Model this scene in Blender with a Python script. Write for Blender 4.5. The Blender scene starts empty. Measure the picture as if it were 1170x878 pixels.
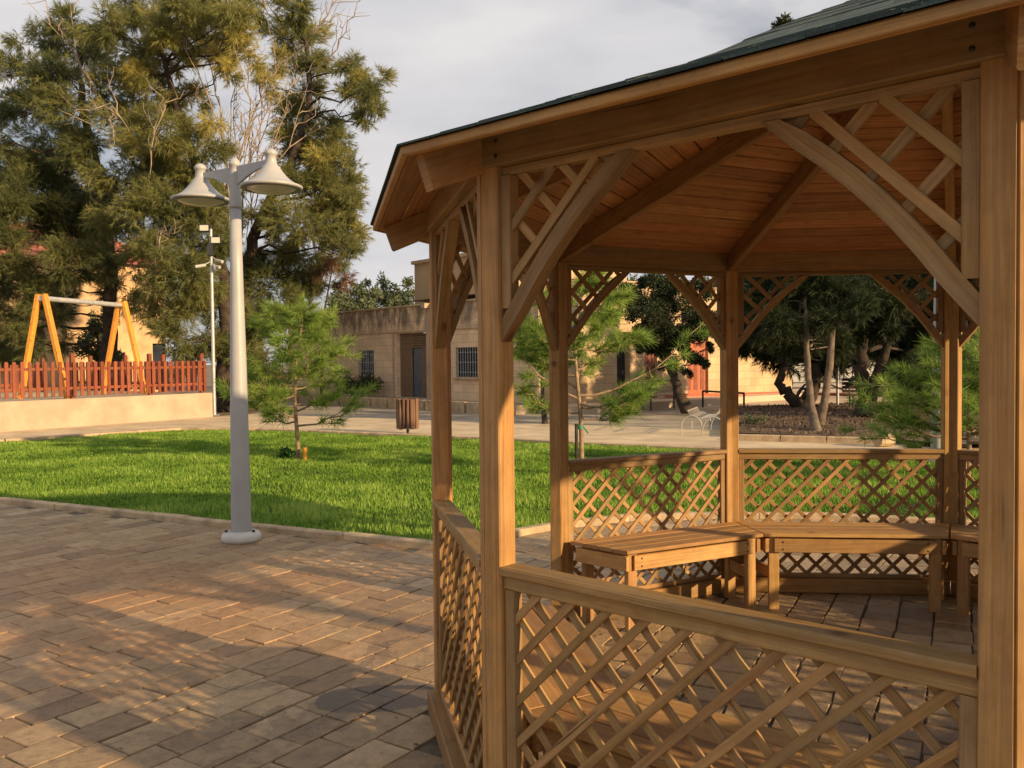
import bpy, math, random
import numpy as np
from mathutils import Vector, Matrix

random.seed(7)
rng = np.random.default_rng(11)
SC = bpy.context.scene
COL = SC.collection
R = math.radians

# ------------------------------------------------------------------ camera
EYE = 1.55
F = 996.0
PITCH, ROLL = 0.0275, -0.0099
cd = bpy.data.cameras.new('camera'); cam = bpy.data.objects.new('camera', cd); COL.objects.link(cam)
cd.sensor_width = 36.0; cd.sensor_fit = 'HORIZONTAL'; cd.lens = F / 1170 * 36
cd.clip_start = 0.05; cd.clip_end = 2000
cam.matrix_world = Matrix.Translation((0, 0, EYE)) @ Matrix.Rotation(R(90) - PITCH, 4, 'X') @ Matrix.Rotation(ROLL, 4, 'Z')
SC.camera = cam
SC.render.resolution_x, SC.render.resolution_y = 1024, 768

# ------------------------------------------------------------------ light
SUN_A = R(-35)          # direction to the sun, from +X counter-clockwise
SUN_E = R(16.5)
world = bpy.data.worlds.new('World'); SC.world = world; world.use_nodes = True
nt = world.node_tree; nt.nodes.clear()
def N(nt, t, **k):
    n = nt.nodes.new(t)
    for a, b in k.items():
        if a.startswith('i_'):
            n.inputs[a[2:].replace('_', ' ')].default_value = b
        else: setattr(n, a, b)
    return n
def L(nt, a, ao, b, bi): nt.links.new(a.outputs[ao], b.inputs[bi])
sky = N(nt, 'ShaderNodeTexSky', sky_type='NISHITA', sun_disc=False, sun_elevation=SUN_E, sun_rotation=R(90) - SUN_A)
sky.air_density = 1.0; sky.dust_density = 2.5; sky.ozone_density = 1.0
tc = N(nt, 'ShaderNodeTexCoord')
mp = N(nt, 'ShaderNodeMapping'); mp.inputs['Scale'].default_value = (1.0, 1.0, 3.2); mp.inputs['Rotation'].default_value = (0, 0.15, 0.6)
n1 = N(nt, 'ShaderNodeTexNoise'); n1.inputs['Scale'].default_value = 2.4; n1.inputs['Detail'].default_value = 7; n1.inputs['Roughness'].default_value = 0.52; n1.inputs['Distortion'].default_value = 0.35
rp = N(nt, 'ShaderNodeValToRGB'); rp.color_ramp.elements[0].position = 0.24; rp.color_ramp.elements[1].position = 0.47
n2 = N(nt, 'ShaderNodeTexNoise'); n2.inputs['Scale'].default_value = 3.4; n2.inputs['Detail'].default_value = 6; n2.inputs['Roughness'].default_value = 0.5
rc = N(nt, 'ShaderNodeValToRGB')
rc.color_ramp.elements[0].position = 0.34; rc.color_ramp.elements[0].color = (6.1, 6.15, 6.5, 1)
rc.color_ramp.elements[1].position = 0.68; rc.color_ramp.elements[1].color = (8.3, 8.0, 8.0, 1)
mx = N(nt, 'ShaderNodeMix', data_type='RGBA')
bg = N(nt, 'ShaderNodeBackground'); bg.inputs['Strength'].default_value = 0.067
wo = N(nt, 'ShaderNodeOutputWorld')
L(nt, tc, 'Generated', mp, 'Vector'); L(nt, mp, 'Vector', n1, 'Vector'); L(nt, mp, 'Vector', n2, 'Vector')
L(nt, n1, 'Fac', rp, 'Fac'); L(nt, n2, 'Fac', rc, 'Fac')
L(nt, rp, 'Color', mx, 0); nt.links.new(sky.outputs['Color'], mx.inputs[6]); nt.links.new(rc.outputs['Color'], mx.inputs[7])
nt.links.new(mx.outputs[2], bg.inputs['Color']); L(nt, bg, 'Background', wo, 'Surface')

sd = bpy.data.lights.new('sun', 'SUN'); sun = bpy.data.objects.new('sun', sd); COL.objects.link(sun)
sd.energy = 5.0; sd.angle = R(0.9); sd.color = (1.0, 0.71, 0.39)
sdir = Vector((math.cos(SUN_A) * math.cos(SUN_E), math.sin(SUN_A) * math.cos(SUN_E), math.sin(SUN_E)))
sun.rotation_euler = sdir.to_track_quat('Z', 'Y').to_euler()
sun.location = (20, -15, 12)
SC.view_settings.view_transform = 'Standard'; SC.view_settings.look = 'None'
SC.view_settings.gamma = 1; SC.view_settings.exposure = 0.51

# ------------------------------------------------------------------ helpers
def at(px, py, Z):
    """world point on the ray of photo pixel (px,py) at depth y = Z"""
    d = Vector(((px - 585) / F, (439 - py) / F, -1.0))
    w = cam.matrix_world.to_3x3() @ d
    w = w * (Z / w.y)
    return Vector((w.x, w.y, w.z + EYE))
def ground(px, py, z=0.0):
    d = cam.matrix_world.to_3x3() @ Vector(((px - 585) / F, (439 - py) / F, -1.0))
    t = (z - EYE) / d.z
    return Vector((d.x * t, d.y * t, z))

def tag(o, label=None, cat=None, group=None, kind=None):
    if label: o['label'] = label
    if cat: o['category'] = cat
    if group: o['group'] = group
    if kind: o['kind'] = kind
    return o
def empty(name, loc, label=None, cat=None, group=None):
    o = bpy.data.objects.new(name, None); COL.objects.link(o); o.location = loc; o.empty_display_size = 0.2
    return tag(o, label, cat, group)
def copy_tree(o, parent=None):
    c = o.copy(); COL.objects.link(c); c.parent = parent
    for ch in list(o.children): copy_tree(ch, c)
    return c

class MB:
    def __init__(s): s.v = []; s.f = []; s.uv = []; s.t = []; s.sm = []
    def poly(s, pts, uvs=None, t=0.5, smooth=False):
        b = len(s.v); s.v += [tuple(p) for p in pts]; s.t += [t] * len(pts)
        s.f.append(list(range(b, b + len(pts)))); s.uv += uvs if uvs else [(p[0], p[1]) for p in pts]; s.sm.append(smooth)
    def mesh_part(s, pts, faces, uvs, t, smooth=False):
        b = len(s.v); s.v += [tuple(p) for p in pts]; s.t += [t] * len(pts)
        for f, u in zip(faces, uvs):
            s.f.append([b + i for i in f]); s.uv += u; s.sm.append(smooth)
    def section(s, prof, p0, p1, S, U, t=None, end0=None, end1=None):
        """extrude 2-D profile (list of (a,b) in S,U) from p0 to p1; grain runs along it"""
        t = random.random() if t is None else t
        p0 = Vector(p0); p1 = Vector(p1); n = len(prof); ln = (p1 - p0).length
        A = (p1 - p0).normalized()
        o = (random.random() * 40, random.random() * 40)
        pts = []
        for e, (p, en) in enumerate(((p0, end0), (p1, end1))):
            for a, b in prof:
                q = p + S * a + U * b
                if en is not None:      # cut the end on a plane through p with normal en
                    den = A.dot(en)
                    q = q - A * ((q - p).dot(en) / den)
                pts.append(q)
        fs = []; us = []; per = 0
        for i in range(n):
            j = (i + 1) % n
            d = math.dist(prof[i], prof[j])
            fs.append([i, j, n + j, n + i])
            q = [pts[k] for k in (i, j, n + j, n + i)]
            us.append([(o[0] + (q[m] - p0).dot(A), o[1] + per + (0, d, d, 0)[m]) for m in range(4)])
            per += d
        fs.append(list(range(n - 1, -1, -1))); us.append([(o[0] + prof[i][0] * .35, o[1] + 3 + prof[i][1]) for i in range(n - 1, -1, -1)])
        fs.append(list(range(n, 2 * n))); us.append([(o[0] + prof[i][0] * .35, o[1] + 5 + prof[i][1]) for i in range(n)])
        s.mesh_part(pts, fs, us, t)
    def board(s, p0, p1, w, h, up=(0, 0, 1), ch=0.003, t=None, end0=None, end1=None):
        p0 = Vector(p0); p1 = Vector(p1); A = (p1 - p0).normalized(); up = Vector(up)
        S = A.cross(up)
        if S.length < 1e-4: S = A.cross(Vector((1, 0, 0)))
        S.normalize(); U = S.cross(A).normalized()
        a, b, c = w / 2, h / 2, min(ch, w * .3, h * .3)
        prof = [(a - c, -b), (a, -b + c), (a, b - c), (a - c, b), (-a + c, b), (-a, b - c), (-a, -b + c), (-a + c, -b)]
        s.section(prof, p0, p1, S, U, t, end0, end1)
    def box(s, c, size, rot=0, ch=0.0, t=None):
        c = Vector(c); d = Vector((math.cos(rot), math.sin(rot), 0)) * size[0] / 2
        s.board(c - d, c + d, size[1], size[2], ch=ch or min(size) * .05, t=t)
    def tube(s, path, rad, n=8, t=0.5, caps=True, smooth=True):
        P = [Vector(p) for p in path]
        if not hasattr(rad, '__len__'): rad = [rad] * len(P)
        pts = []; prev = None
        for i, p in enumerate(P):
            T = (P[min(i + 1, len(P) - 1)] - P[max(i - 1, 0)]).normalized()
            if prev is None:
                X = T.orthogonal().normalized()
            else:
                X = (prev - T * prev.dot(T)).normalized()
            prev = X; Y = T.cross(X)
            for k in range(n):
                a = 2 * math.pi * k / n
                pts.append(p + (X * math.cos(a) + Y * math.sin(a)) * rad[i])
        fs = []; us = []; ln = 0
        for i in range(len(P) - 1):
            d = (P[i + 1] - P[i]).length
            for k in range(n):
                j = (k + 1) % n
                fs.append([i * n + k, i * n + j, (i + 1) * n + j, (i + 1) * n + k])
                us.append([(ln, k / n), (ln, (k + 1) / n), (ln + d, (k + 1) / n), (ln + d, k / n)])
            ln += d
        s.mesh_part(pts, fs, us, t, smooth)
        if caps:
            s.poly(pts[:n][::-1], [(0, 0)] * n, t); s.poly(pts[-n:], [(0, 0)] * n, t)
    def lathe(s, prof, c, n=32, t=0.5, axis=Vector((0, 0, 1)), smooth=True):
        c = Vector(c); axis = Vector(axis).normalized(); X = axis.orthogonal().normalized(); Y = axis.cross(X)
        pts = []
        for r, z in prof:
            for k in range(n):
                a = 2 * math.pi * k / n; pts.append(c + axis * z + (X * math.cos(a) + Y * math.sin(a)) * max(r, 1e-4))
        fs = []; us = []
        for i in range(len(prof) - 1):
            for k in range(n):
                j = (k + 1) % n
                fs.append([i * n + k, i * n + j, (i + 1) * n + j, (i + 1) * n + k]); us.append([(k / n, i), (j / n, i), (j / n, i + 1), (k / n, i + 1)])
        s.mesh_part(pts, fs, us, t, smooth)
    def build(s, name, mat, parent=None, loc=None):
        me = bpy.data.meshes.new(name)
        loc = Vector(loc) if loc is not None else None
        vs = s.v
        if loc is not None: vs = [(a - loc.x, b - loc.y, c - loc.z) for a, b, c in s.v]
        me.from_pydata(vs, [], s.f)
        uv = me.uv_layers.new(name='UVMap'); uv.data.foreach_set('uv', np.array(s.uv, dtype=np.float32).ravel())
        at_ = me.attributes.new('tint', 'FLOAT', 'POINT'); at_.data.foreach_set('value', np.array(s.t, dtype=np.float32))
        me.polygons.foreach_set('use_smooth', np.array(s.sm, dtype=bool))
        me.materials.append(mat); me.update()
        o = bpy.data.objects.new(name, me); COL.objects.link(o)
        if parent is not None:
            o.parent = parent
            # vertices were given in world space: undo the parent's translation chain
            if loc is None:
                off = Vector((0, 0, 0)); p = parent
                while p is not None: off += p.location; p = p.parent
                me.transform(Matrix.Translation(-off))
            else:
                off = Vector((0, 0, 0)); p = parent
                while p is not None: off += p.location; p = p.parent
                o.location = loc - off
        elif loc is not None: o.location = loc
        return o

def tri_mesh(name, V, tint, mat, parent, k=3):
    """V: (n*k,3) numpy vertices of n separate k-gons"""
    n = len(V) // k
    off = Vector((0, 0, 0)); p = parent
    while p is not None: off += p.location; p = p.parent
    V = V - np.array(off)
    me = bpy.data.meshes.new(name)
    me.vertices.add(len(V)); me.vertices.foreach_set('co', V.astype(np.float32).ravel())
    me.loops.add(len(V)); me.loops.foreach_set('vertex_index', np.arange(len(V), dtype=np.int32))
    me.polygons.add(n); me.polygons.foreach_set('loop_start', np.arange(0, n * k, k, dtype=np.int32))
    me.polygons.foreach_set('loop_total', np.full(n, k, dtype=np.int32))
    a = me.attributes.new('tint', 'FLOAT', 'POINT'); a.data.foreach_set('value', np.repeat(tint, k).astype(np.float32))
    me.materials.append(mat); me.update(calc_edges=True); me.validate()
    o = bpy.data.objects.new(name, me); COL.objects.link(o); o.parent = parent
    return o

# ------------------------------------------------------------------ materials
def new_mat(name):
    m = bpy.data.materials.new(name); m.use_nodes = True; nt = m.node_tree
    b = nt.nodes['Principled BSDF']; return m, nt, b
def ramp(nt, stops):
    r = N(nt, 'ShaderNodeValToRGB'); e = r.color_ramp.elements
    while len(e) < len(stops): e.new(0.5)
    for i, (p, c) in enumerate(stops):
        e[i].position = p; e[i].color = (*c, 1) if len(c) == 3 else c
    return r
def noise(nt, vec, scale, detail=4, rough=0.5, dist=0.0, out='Fac'):
    n = N(nt, 'ShaderNodeTexNoise'); n.inputs['Scale'].default_value = scale; n.inputs['Detail'].default_value = detail
    n.inputs['Roughness'].default_value = rough; n.inputs['Distortion'].default_value = dist
    if vec is not None: nt.links.new(vec, n.inputs['Vector'])
    return n.outputs[out]
def mapping(nt, vec, scale=(1, 1, 1), loc=(0, 0, 0), rot=(0, 0, 0)):
    m = N(nt, 'ShaderNodeMapping'); m.inputs['Scale'].default_value = scale; m.inputs['Location'].default_value = loc; m.inputs['Rotation'].default_value = rot
    nt.links.new(vec, m.inputs['Vector']); return m.outputs['Vector']
def mixc(nt, fac, a, b, mode='MIX'):
    m = N(nt, 'ShaderNodeMix', data_type='RGBA', blend_type=mode)
    for i, x in ((0, fac), (6, a), (7, b)):
        if hasattr(x, 'is_linked') or hasattr(x, 'links'): nt.links.new(x, m.inputs[i])
        elif i == 0: m.inputs[0].default_value = x
        else: m.inputs[i].default_value = (*x, 1) if len(x) == 3 else x
    return m.outputs[2]
def math_(nt, op, a, b=None, c=None, clamp=False):
    m = N(nt, 'ShaderNodeMath', operation=op, use_clamp=clamp)
    for i, x in enumerate((a, b, c)):
        if x is None: continue
        if hasattr(x, 'links'): nt.links.new(x, m.inputs[i])
        else: m.inputs[i].default_value = x
    return m.outputs[0]
def attr(nt, name='tint'):
    a = N(nt, 'ShaderNodeAttribute'); a.attribute_name = name; return a.outputs['Fac']
def bump(nt, b, h, strength=0.3, dist=0.01):
    n = N(nt, 'ShaderNodeBump'); n.inputs['Strength'].default_value = strength; n.inputs['Distance'].default_value = dist
    nt.links.new(h, n.inputs['Height']); nt.links.new(n.outputs['Normal'], b.inputs['Normal'])

def wood(name, c_dark, c_mid, c_light, knot=(0.09, 0.035, 0.012), rough=0.62, weather=0.0, wc=(0.24, 0.2, 0.13)):
    m, nt, b = new_mat(name)
    uv = N(nt, 'ShaderNodeUVMap').outputs['UV']; t = attr(nt)
    warp = noise(nt, mapping(nt, uv, (1.3, 6, 1)), 1.0, 2, .5)
    wv = N(nt, 'ShaderNodeCombineXYZ'); nt.links.new(math_(nt, 'MULTIPLY', warp, 0.05), wv.inputs[1])
    va = N(nt, 'ShaderNodeVectorMath', operation='ADD'); nt.links.new(uv, va.inputs[0]); nt.links.new(wv.outputs[0], va.inputs[1])
    g1 = noise(nt, mapping(nt, va.outputs[0], (1.6, 70, 1)), 1.0, 5, .6, .4)
    g2 = noise(nt, mapping(nt, va.outputs[0], (7, 320, 1)), 1.0, 3, .6)
    big = noise(nt, mapping(nt, uv, (2.2, 9, 1)), 1.0, 2, .5)
    f = math_(nt, 'ADD', math_(nt, 'MULTIPLY', g1, .75), math_(nt, 'MULTIPLY', g2, .25))
    r = ramp(nt, [(0.30, c_dark), (0.5, c_mid), (0.68, c_light)]); nt.links.new(f, r.inputs['Fac'])
    col = r.outputs['Color']
    # board to board variation
    hv = N(nt, 'ShaderNodeHueSaturation'); nt.links.new(col, hv.inputs['Color'])
    mr = N(nt, 'ShaderNodeMapRange'); nt.links.new(t, mr.inputs['Value']); mr.inputs['To Min'].default_value = .72; mr.inputs['To Max'].default_value = 1.22
    v2 = math_(nt, 'MULTIPLY', mr.outputs[0], math_(nt, 'ADD', .78, math_(nt, 'MULTIPLY', big, .44)))
    nt.links.new(v2, hv.inputs['Value'])
    hh = N(nt, 'ShaderNodeMapRange'); nt.links.new(math_(nt, 'FRACT', math_(nt, 'MULTIPLY', t, 7.31)), hh.inputs['Value']); hh.inputs['To Min'].default_value = .4925; hh.inputs['To Max'].default_value = .506
    nt.links.new(hh.outputs[0], hv.inputs['Hue'])
    col = hv.outputs['Color']
    if weather > 0:
        wn = noise(nt, mapping(nt, uv, (1.8, 22, 1)), 1.0, 4, .6)
        wr = ramp(nt, [(0.42, (0, 0, 0)), (0.7, (weather,) * 3)]); nt.links.new(wn, wr.inputs['Fac'])
        col = mixc(nt, wr.outputs['Color'], col, wc)
    # knots
    vo = N(nt, 'ShaderNodeTexVoronoi'); vo.inputs['Scale'].default_value = 1.0
    nt.links.new(mapping(nt, uv, (7.5, 10.0, 1)), vo.inputs['Vector'])
    sel = N(nt, 'ShaderNodeSeparateColor'); nt.links.new(vo.outputs['Color'], sel.inputs[0])
    ks = math_(nt, 'GREATER_THAN', sel.outputs[0], .86)
    kr = ramp(nt, [(0.0, (1, 1, 1)), (0.10, (.95, .95, .95)), (0.16, (0.4, .4, .4)), (0.30, (0, 0, 0))]); nt.links.new(vo.outputs['Distance'], kr.inputs['Fac'])
    kf = math_(nt, 'MULTIPLY', ks, math_(nt, 'MULTIPLY', N(nt, 'ShaderNodeRGBToBW').outputs[0], 1))
    bw = nt.nodes[-2] if False else None
    rb = N(nt, 'ShaderNodeRGBToBW'); nt.links.new(kr.outputs['Color'], rb.inputs[0])
    kf = math_(nt, 'MULTIPLY', ks, math_(nt, 'MULTIPLY', rb.outputs[0], .8))
    gr_ = noise(nt, mapping(nt, uv, (9, 14, 1)), 1.0, 6, .7); rg_ = ramp(nt, [(.32, (.80, .78, .76)), (.55, (1, 1, 1)), (.75, (1.1, 1.09, 1.07))]); nt.links.new(gr_, rg_.inputs[0])
    col = mixc(nt, 1.0, col, rg_.outputs[0], 'MULTIPLY')
    col = mixc(nt, kf, col, knot)
    cn = noise(nt, mapping(nt, va.outputs[0], (1.1, 95, 1), (3.7, 1.3, 0)), 1.0, 2, .4)
    cm_ = noise(nt, mapping(nt, uv, (1.7, 3.0, 1), (9, 4, 0)), 1.0, 2, .5)
    chk = math_(nt, 'MULTIPLY', math_(nt, 'MULTIPLY', math_(nt, 'SUBTRACT', cn, .665), 22, clamp=True), math_(nt, 'MULTIPLY', math_(nt, 'SUBTRACT', cm_, .5), 9, clamp=True), clamp=True)
    col = mixc(nt, math_(nt, 'MULTIPLY', chk, .75), col, (.045, .022, .01))
    nt.links.new(col, b.inputs['Base Color']); b.inputs['Roughness'].default_value = rough
    b.inputs['Specular IOR Level'].default_value = .3
    bump(nt, b, f, .35, .004)
    return m
M = {}
M['post'] = wood('post_wood', (0.24, 0.12, 0.036), (0.35, 0.19, 0.062), (0.45, 0.265, 0.10), weather=.3)
M['rail'] = wood('rail_wood', (0.21, 0.112, 0.038), (0.31, 0.18, 0.066), (0.40, 0.25, 0.105), weather=.5)
M['lattice'] = wood('lattice_wood', (0.23, 0.125, 0.042), (0.34, 0.195, 0.07), (0.43, 0.265, 0.11), weather=.4)
M['bench'] = wood('bench_wood', (0.32, 0.16, 0.05), (0.45, 0.25, 0.085), (0.55, 0.33, 0.13), weather=.25)
M['ceiling'] = wood('ceiling_wood', (0.25, 0.105, 0.035), (0.39, 0.185, 0.068), (0.50, 0.265, 0.11), knot=(.06, .02, .008))
M['swing'] = wood('swing_wood', (0.52, 0.21, 0.028), (0.62, 0.27, 0.04), (0.70, 0.34, 0.06), rough=.45)
M['redfence'] = wood('red_painted_wood', (0.16, 0.040, 0.018), (0.235, 0.062, 0.028), (0.30, 0.095, 0.045), knot=(.2, .04, .02), rough=.5)
M['log'] = wood('bin_wood', (0.06, 0.03, 0.018), (0.17, 0.09, 0.055), (0.30, 0.18, 0.11))

def plain(name, col, rough=.5, metal=0, var=.12, scale=6, bmp=0.0, spec=.5):
    m, nt, b = new_mat(name)
    tc = N(nt, 'ShaderNodeTexCoord').outputs['Object']
    n = noise(nt, tc, scale, 5, .6)
    c2 = tuple(x * (1 - var * 1.6) for x in col); c1 = tuple(min(1, x * (1 + var)) for x in col)
    r = ramp(nt, [(.32, c2), (.68, c1)]); nt.links.new(n, r.inputs['Fac'])
    nt.links.new(r.outputs['Color'], b.inputs['Base Color'])
    b.inputs['Roughness'].default_value = rough; b.inputs['Metallic'].default_value = metal; b.inputs['Specular IOR Level'].default_value = spec
    if bmp: bump(nt, b, noise(nt, tc, scale * 8, 4, .6), bmp, .01)
    return m
M['lamp'] = plain('painted_grey_metal', (0.37, 0.37, 0.365), .42, 0, .06, 3)
M['lampdark'] = plain('lamp_underside', (0.16, 0.17, 0.16), .5, 0, .1)
M['lampglass'] = plain('frosted_lens', (0.60, 0.58, 0.48), .25, 0, .05)
M['whitebase'] = plain('off_white_plastic', (0.54, 0.51, 0.45), .45, 0, .08)
M['galv'] = plain('galvanised_steel', (0.46, 0.47, 0.47), .45, .3, .12, 9)
M['whitemetal'] = plain('white_painted_metal', (0.40, 0.385, 0.345), .4, 0, .1)
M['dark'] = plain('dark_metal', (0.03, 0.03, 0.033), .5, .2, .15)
M['glass'] = plain('dark_window_glass', (0.025, 0.035, 0.05), .12, 0, .3, 2)
M['brown'] = plain('brown_louvres', (0.20, 0.125, 0.07), .6, 0, .1)
M['reddoor'] = plain('red_brown_door_paint', (0.40, 0.12, 0.05), .5, 0, .1)
M['kerb'] = plain('limestone_kerb', (0.47, 0.345, 0.21), .85, 0, .22, 5, .5)
M['soil'] = plain('earth', (0.075, 0.05, 0.03), .95, 0, .4, 3, .8)
M['dirt'] = plain('dry_needle_soil', (0.12, 0.075, 0.045), .95, 0, .45, 2.5, .9)
M['path'] = plain('pale_paving', (0.55, 0.43, 0.27), .85, 0, .18, 1.2, .3)
M['asphalt'] = plain('worn_asphalt', (0.33, 0.28, 0.21), .85, 0, .3, .9, .4)
M['pale'] = plain('pale_yard', (0.55, 0.42, 0.30), .85, 0, .1, .5, .2)
M['terrain'] = plain('dusty_ground', (0.20, 0.15, 0.09), .95, 0, .3, .7, .6)
M['plaster'] = plain('cream_render', (0.45, 0.335, 0.24), .85, 0, .12, 1.6, .25)
M['redpaint'] = plain('red_strip_paint', (0.42, 0.10, 0.05), .7, 0, .15)
M['bark'] = plain('dark_bark', (0.055, 0.038, 0.026), .95, 0, .4, 7, .9)
M['barkpale'] = plain('pale_bark', (0.155, 0.115, 0.08), .9, 0, .35, 8, .8)
M['twig'] = plain('bare_pale_twigs', (0.32, 0.25, 0.18), .85, 0, .25, 6)
M['pinebark'] = plain('young_pine_bark', (0.30, 0.20, 0.12), .85, 0, .3, 12, .5)
M['greentie'] = plain('green_tie', (0.02, 0.22, 0.13), .5)
M['black'] = plain('black_cable', (0.01, 0.01, 0.01), .6)
M['tilesred'] = plain('red_roof', (0.40, 0.12, 0.07), .8, 0, .25, 4, .5)
M['vanwhite'] = plain('white_body_paint', (0.7, 0.7, 0.66), .3, 0, .04)
M['rubber'] = plain('rubber', (0.02, 0.02, 0.02), .8)

def foliage_mat(name, dark, mid, light, trans=.35, rough=.6):
    m = bpy.data.materials.new(name); m.use_nodes = True; nt = m.node_tree; nt.nodes.clear()
    t = attr(nt); r = ramp(nt, [(0.0, dark), (.5, mid), (1.0, light)]); nt.links.new(t, r.inputs['Fac'])
    d = N(nt, 'ShaderNodeBsdfPrincipled'); d.inputs['Roughness'].default_value = rough; d.inputs['Specular IOR Level'].default_value = .25
    tr = N(nt, 'ShaderNodeBsdfTranslucent'); mxs = N(nt, 'ShaderNodeMixShader'); mxs.inputs[0].default_value = trans
    o = N(nt, 'ShaderNodeOutputMaterial')
    nt.links.new(r.outputs[0], d.inputs['Base Color']); nt.links.new(r.outputs[0], tr.inputs['Color'])
    nt.links.new(d.outputs[0], mxs.inputs[1]); nt.links.new(tr.outputs[0], mxs.inputs[2]); nt.links.new(mxs.outputs[0], o.inputs[0])
    return m
M['cas'] = foliage_mat('casuarina_needles', (0.10, 0.12, 0.05), (0.235, 0.245, 0.085), (0.54, 0.46, 0.13), .45)
M['pine'] = foliage_mat('young_pine_needles', (0.10, 0.16, 0.03), (0.22, 0.33, 0.06), (0.42, 0.50, 0.12), .45)
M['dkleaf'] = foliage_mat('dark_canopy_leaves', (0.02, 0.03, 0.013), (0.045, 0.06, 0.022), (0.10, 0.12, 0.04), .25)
M['olive'] = foliage_mat('olive_leaves', (0.06, 0.085, 0.04), (0.13, 0.16, 0.08), (0.24, 0.26, 0.14), .25)
M['bushleaf'] = foliage_mat('bush_leaves', (0.02, 0.06, 0.015), (0.04, 0.11, 0.025), (0.08, 0.19, 0.04), .3)
M['brownleaf'] = foliage_mat('dead_brown_needles', (0.08, 0.045, 0.025), (0.15, 0.08, 0.04), (0.24, 0.13, 0.06), .25)
M['grass'] = foliage_mat('lawn_blades', (0.08, 0.16, 0.018), (0.21, 0.365, 0.045), (0.44, 0.55, 0.12), .45)

def stone_mat(name, ca, cb, cm, za, zb_s):
    m, nt, b = new_mat(name)
    uv = N(nt, 'ShaderNodeUVMap').outputs['UV']
    br = N(nt, 'ShaderNodeTexBrick'); nt.links.new(uv, br.inputs['Vector'])
    br.inputs['Scale'].default_value = 1; br.inputs['Brick Width'].default_value = .55; br.inputs['Row Height'].default_value = .265
    br.inputs['Mortar Size'].default_value = .012; br.inputs['Mortar Smooth'].default_value = .3; br.inputs['Bias'].default_value = 0
    br.inputs['Color1'].default_value = ca; br.inputs['Color2'].default_value = cb; br.inputs['Mortar'].default_value = cm
    n1 = noise(nt, uv, 1.1, 6, .6); n2 = noise(nt, mapping(nt, uv, (2.6, 1.1, 1)), 1.0, 6, .7, .5)
    r1 = ramp(nt, [(.35, (.86, .84, .81)), (.65, (1.12, 1.10, 1.05))]); nt.links.new(n1, r1.inputs[0])
    c = mixc(nt, 1.0, br.outputs['Color'], r1.outputs[0], 'MULTIPLY')
    sx = N(nt, 'ShaderNodeSeparateXYZ'); nt.links.new(uv, sx.inputs[0])
    mr = N(nt, 'ShaderNodeMapRange'); nt.links.new(sx.outputs[1], mr.inputs['Value']); mr.inputs['From Min'].default_value = za; mr.inputs['From Max'].default_value = zb_s
    r2 = ramp(nt, [(.40, (0, 0, 0)), (.56, (1, 1, 1))]); nt.links.new(n2, r2.inputs[0])
    rb = N(nt, 'ShaderNodeRGBToBW'); nt.links.new(r2.outputs[0], rb.inputs[0])
    f = math_(nt, 'MULTIPLY', math_(nt, 'MULTIPLY', rb.outputs[0], mr.outputs[0]), .72, clamp=True)
    c = mixc(nt, f, c, (.035, .032, .03))
    nt.links.new(c, b.inputs['Base Color']); b.inputs['Roughness'].default_value = .9
    h = math_(nt, 'ADD', math_(nt, 'MULTIPLY', br.outputs['Fac'], -.6), math_(nt, 'MULTIPLY', noise(nt, uv, 22, 4, .6), .4))
    bump(nt, b, h, .5, .012)
    return m
M['stone'] = stone_mat('weathered_limestone_lifted_for_shade', (.72, .53, .35, 1), (.80, .60, .40, 1), (.56, .42, .29, 1), 2.45, 2.85)  # limestone colour raised to make up for the shade on the front wall
M['stone2'] = stone_mat('limestone_toned_down_for_sun', (.47, .34, .21, 1), (.55, .41, .26, 1), (.38, .28, .18, 1), 3.3, 4.0)  # same limestone, colour lowered to hold down sunlight on the side wall

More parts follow.
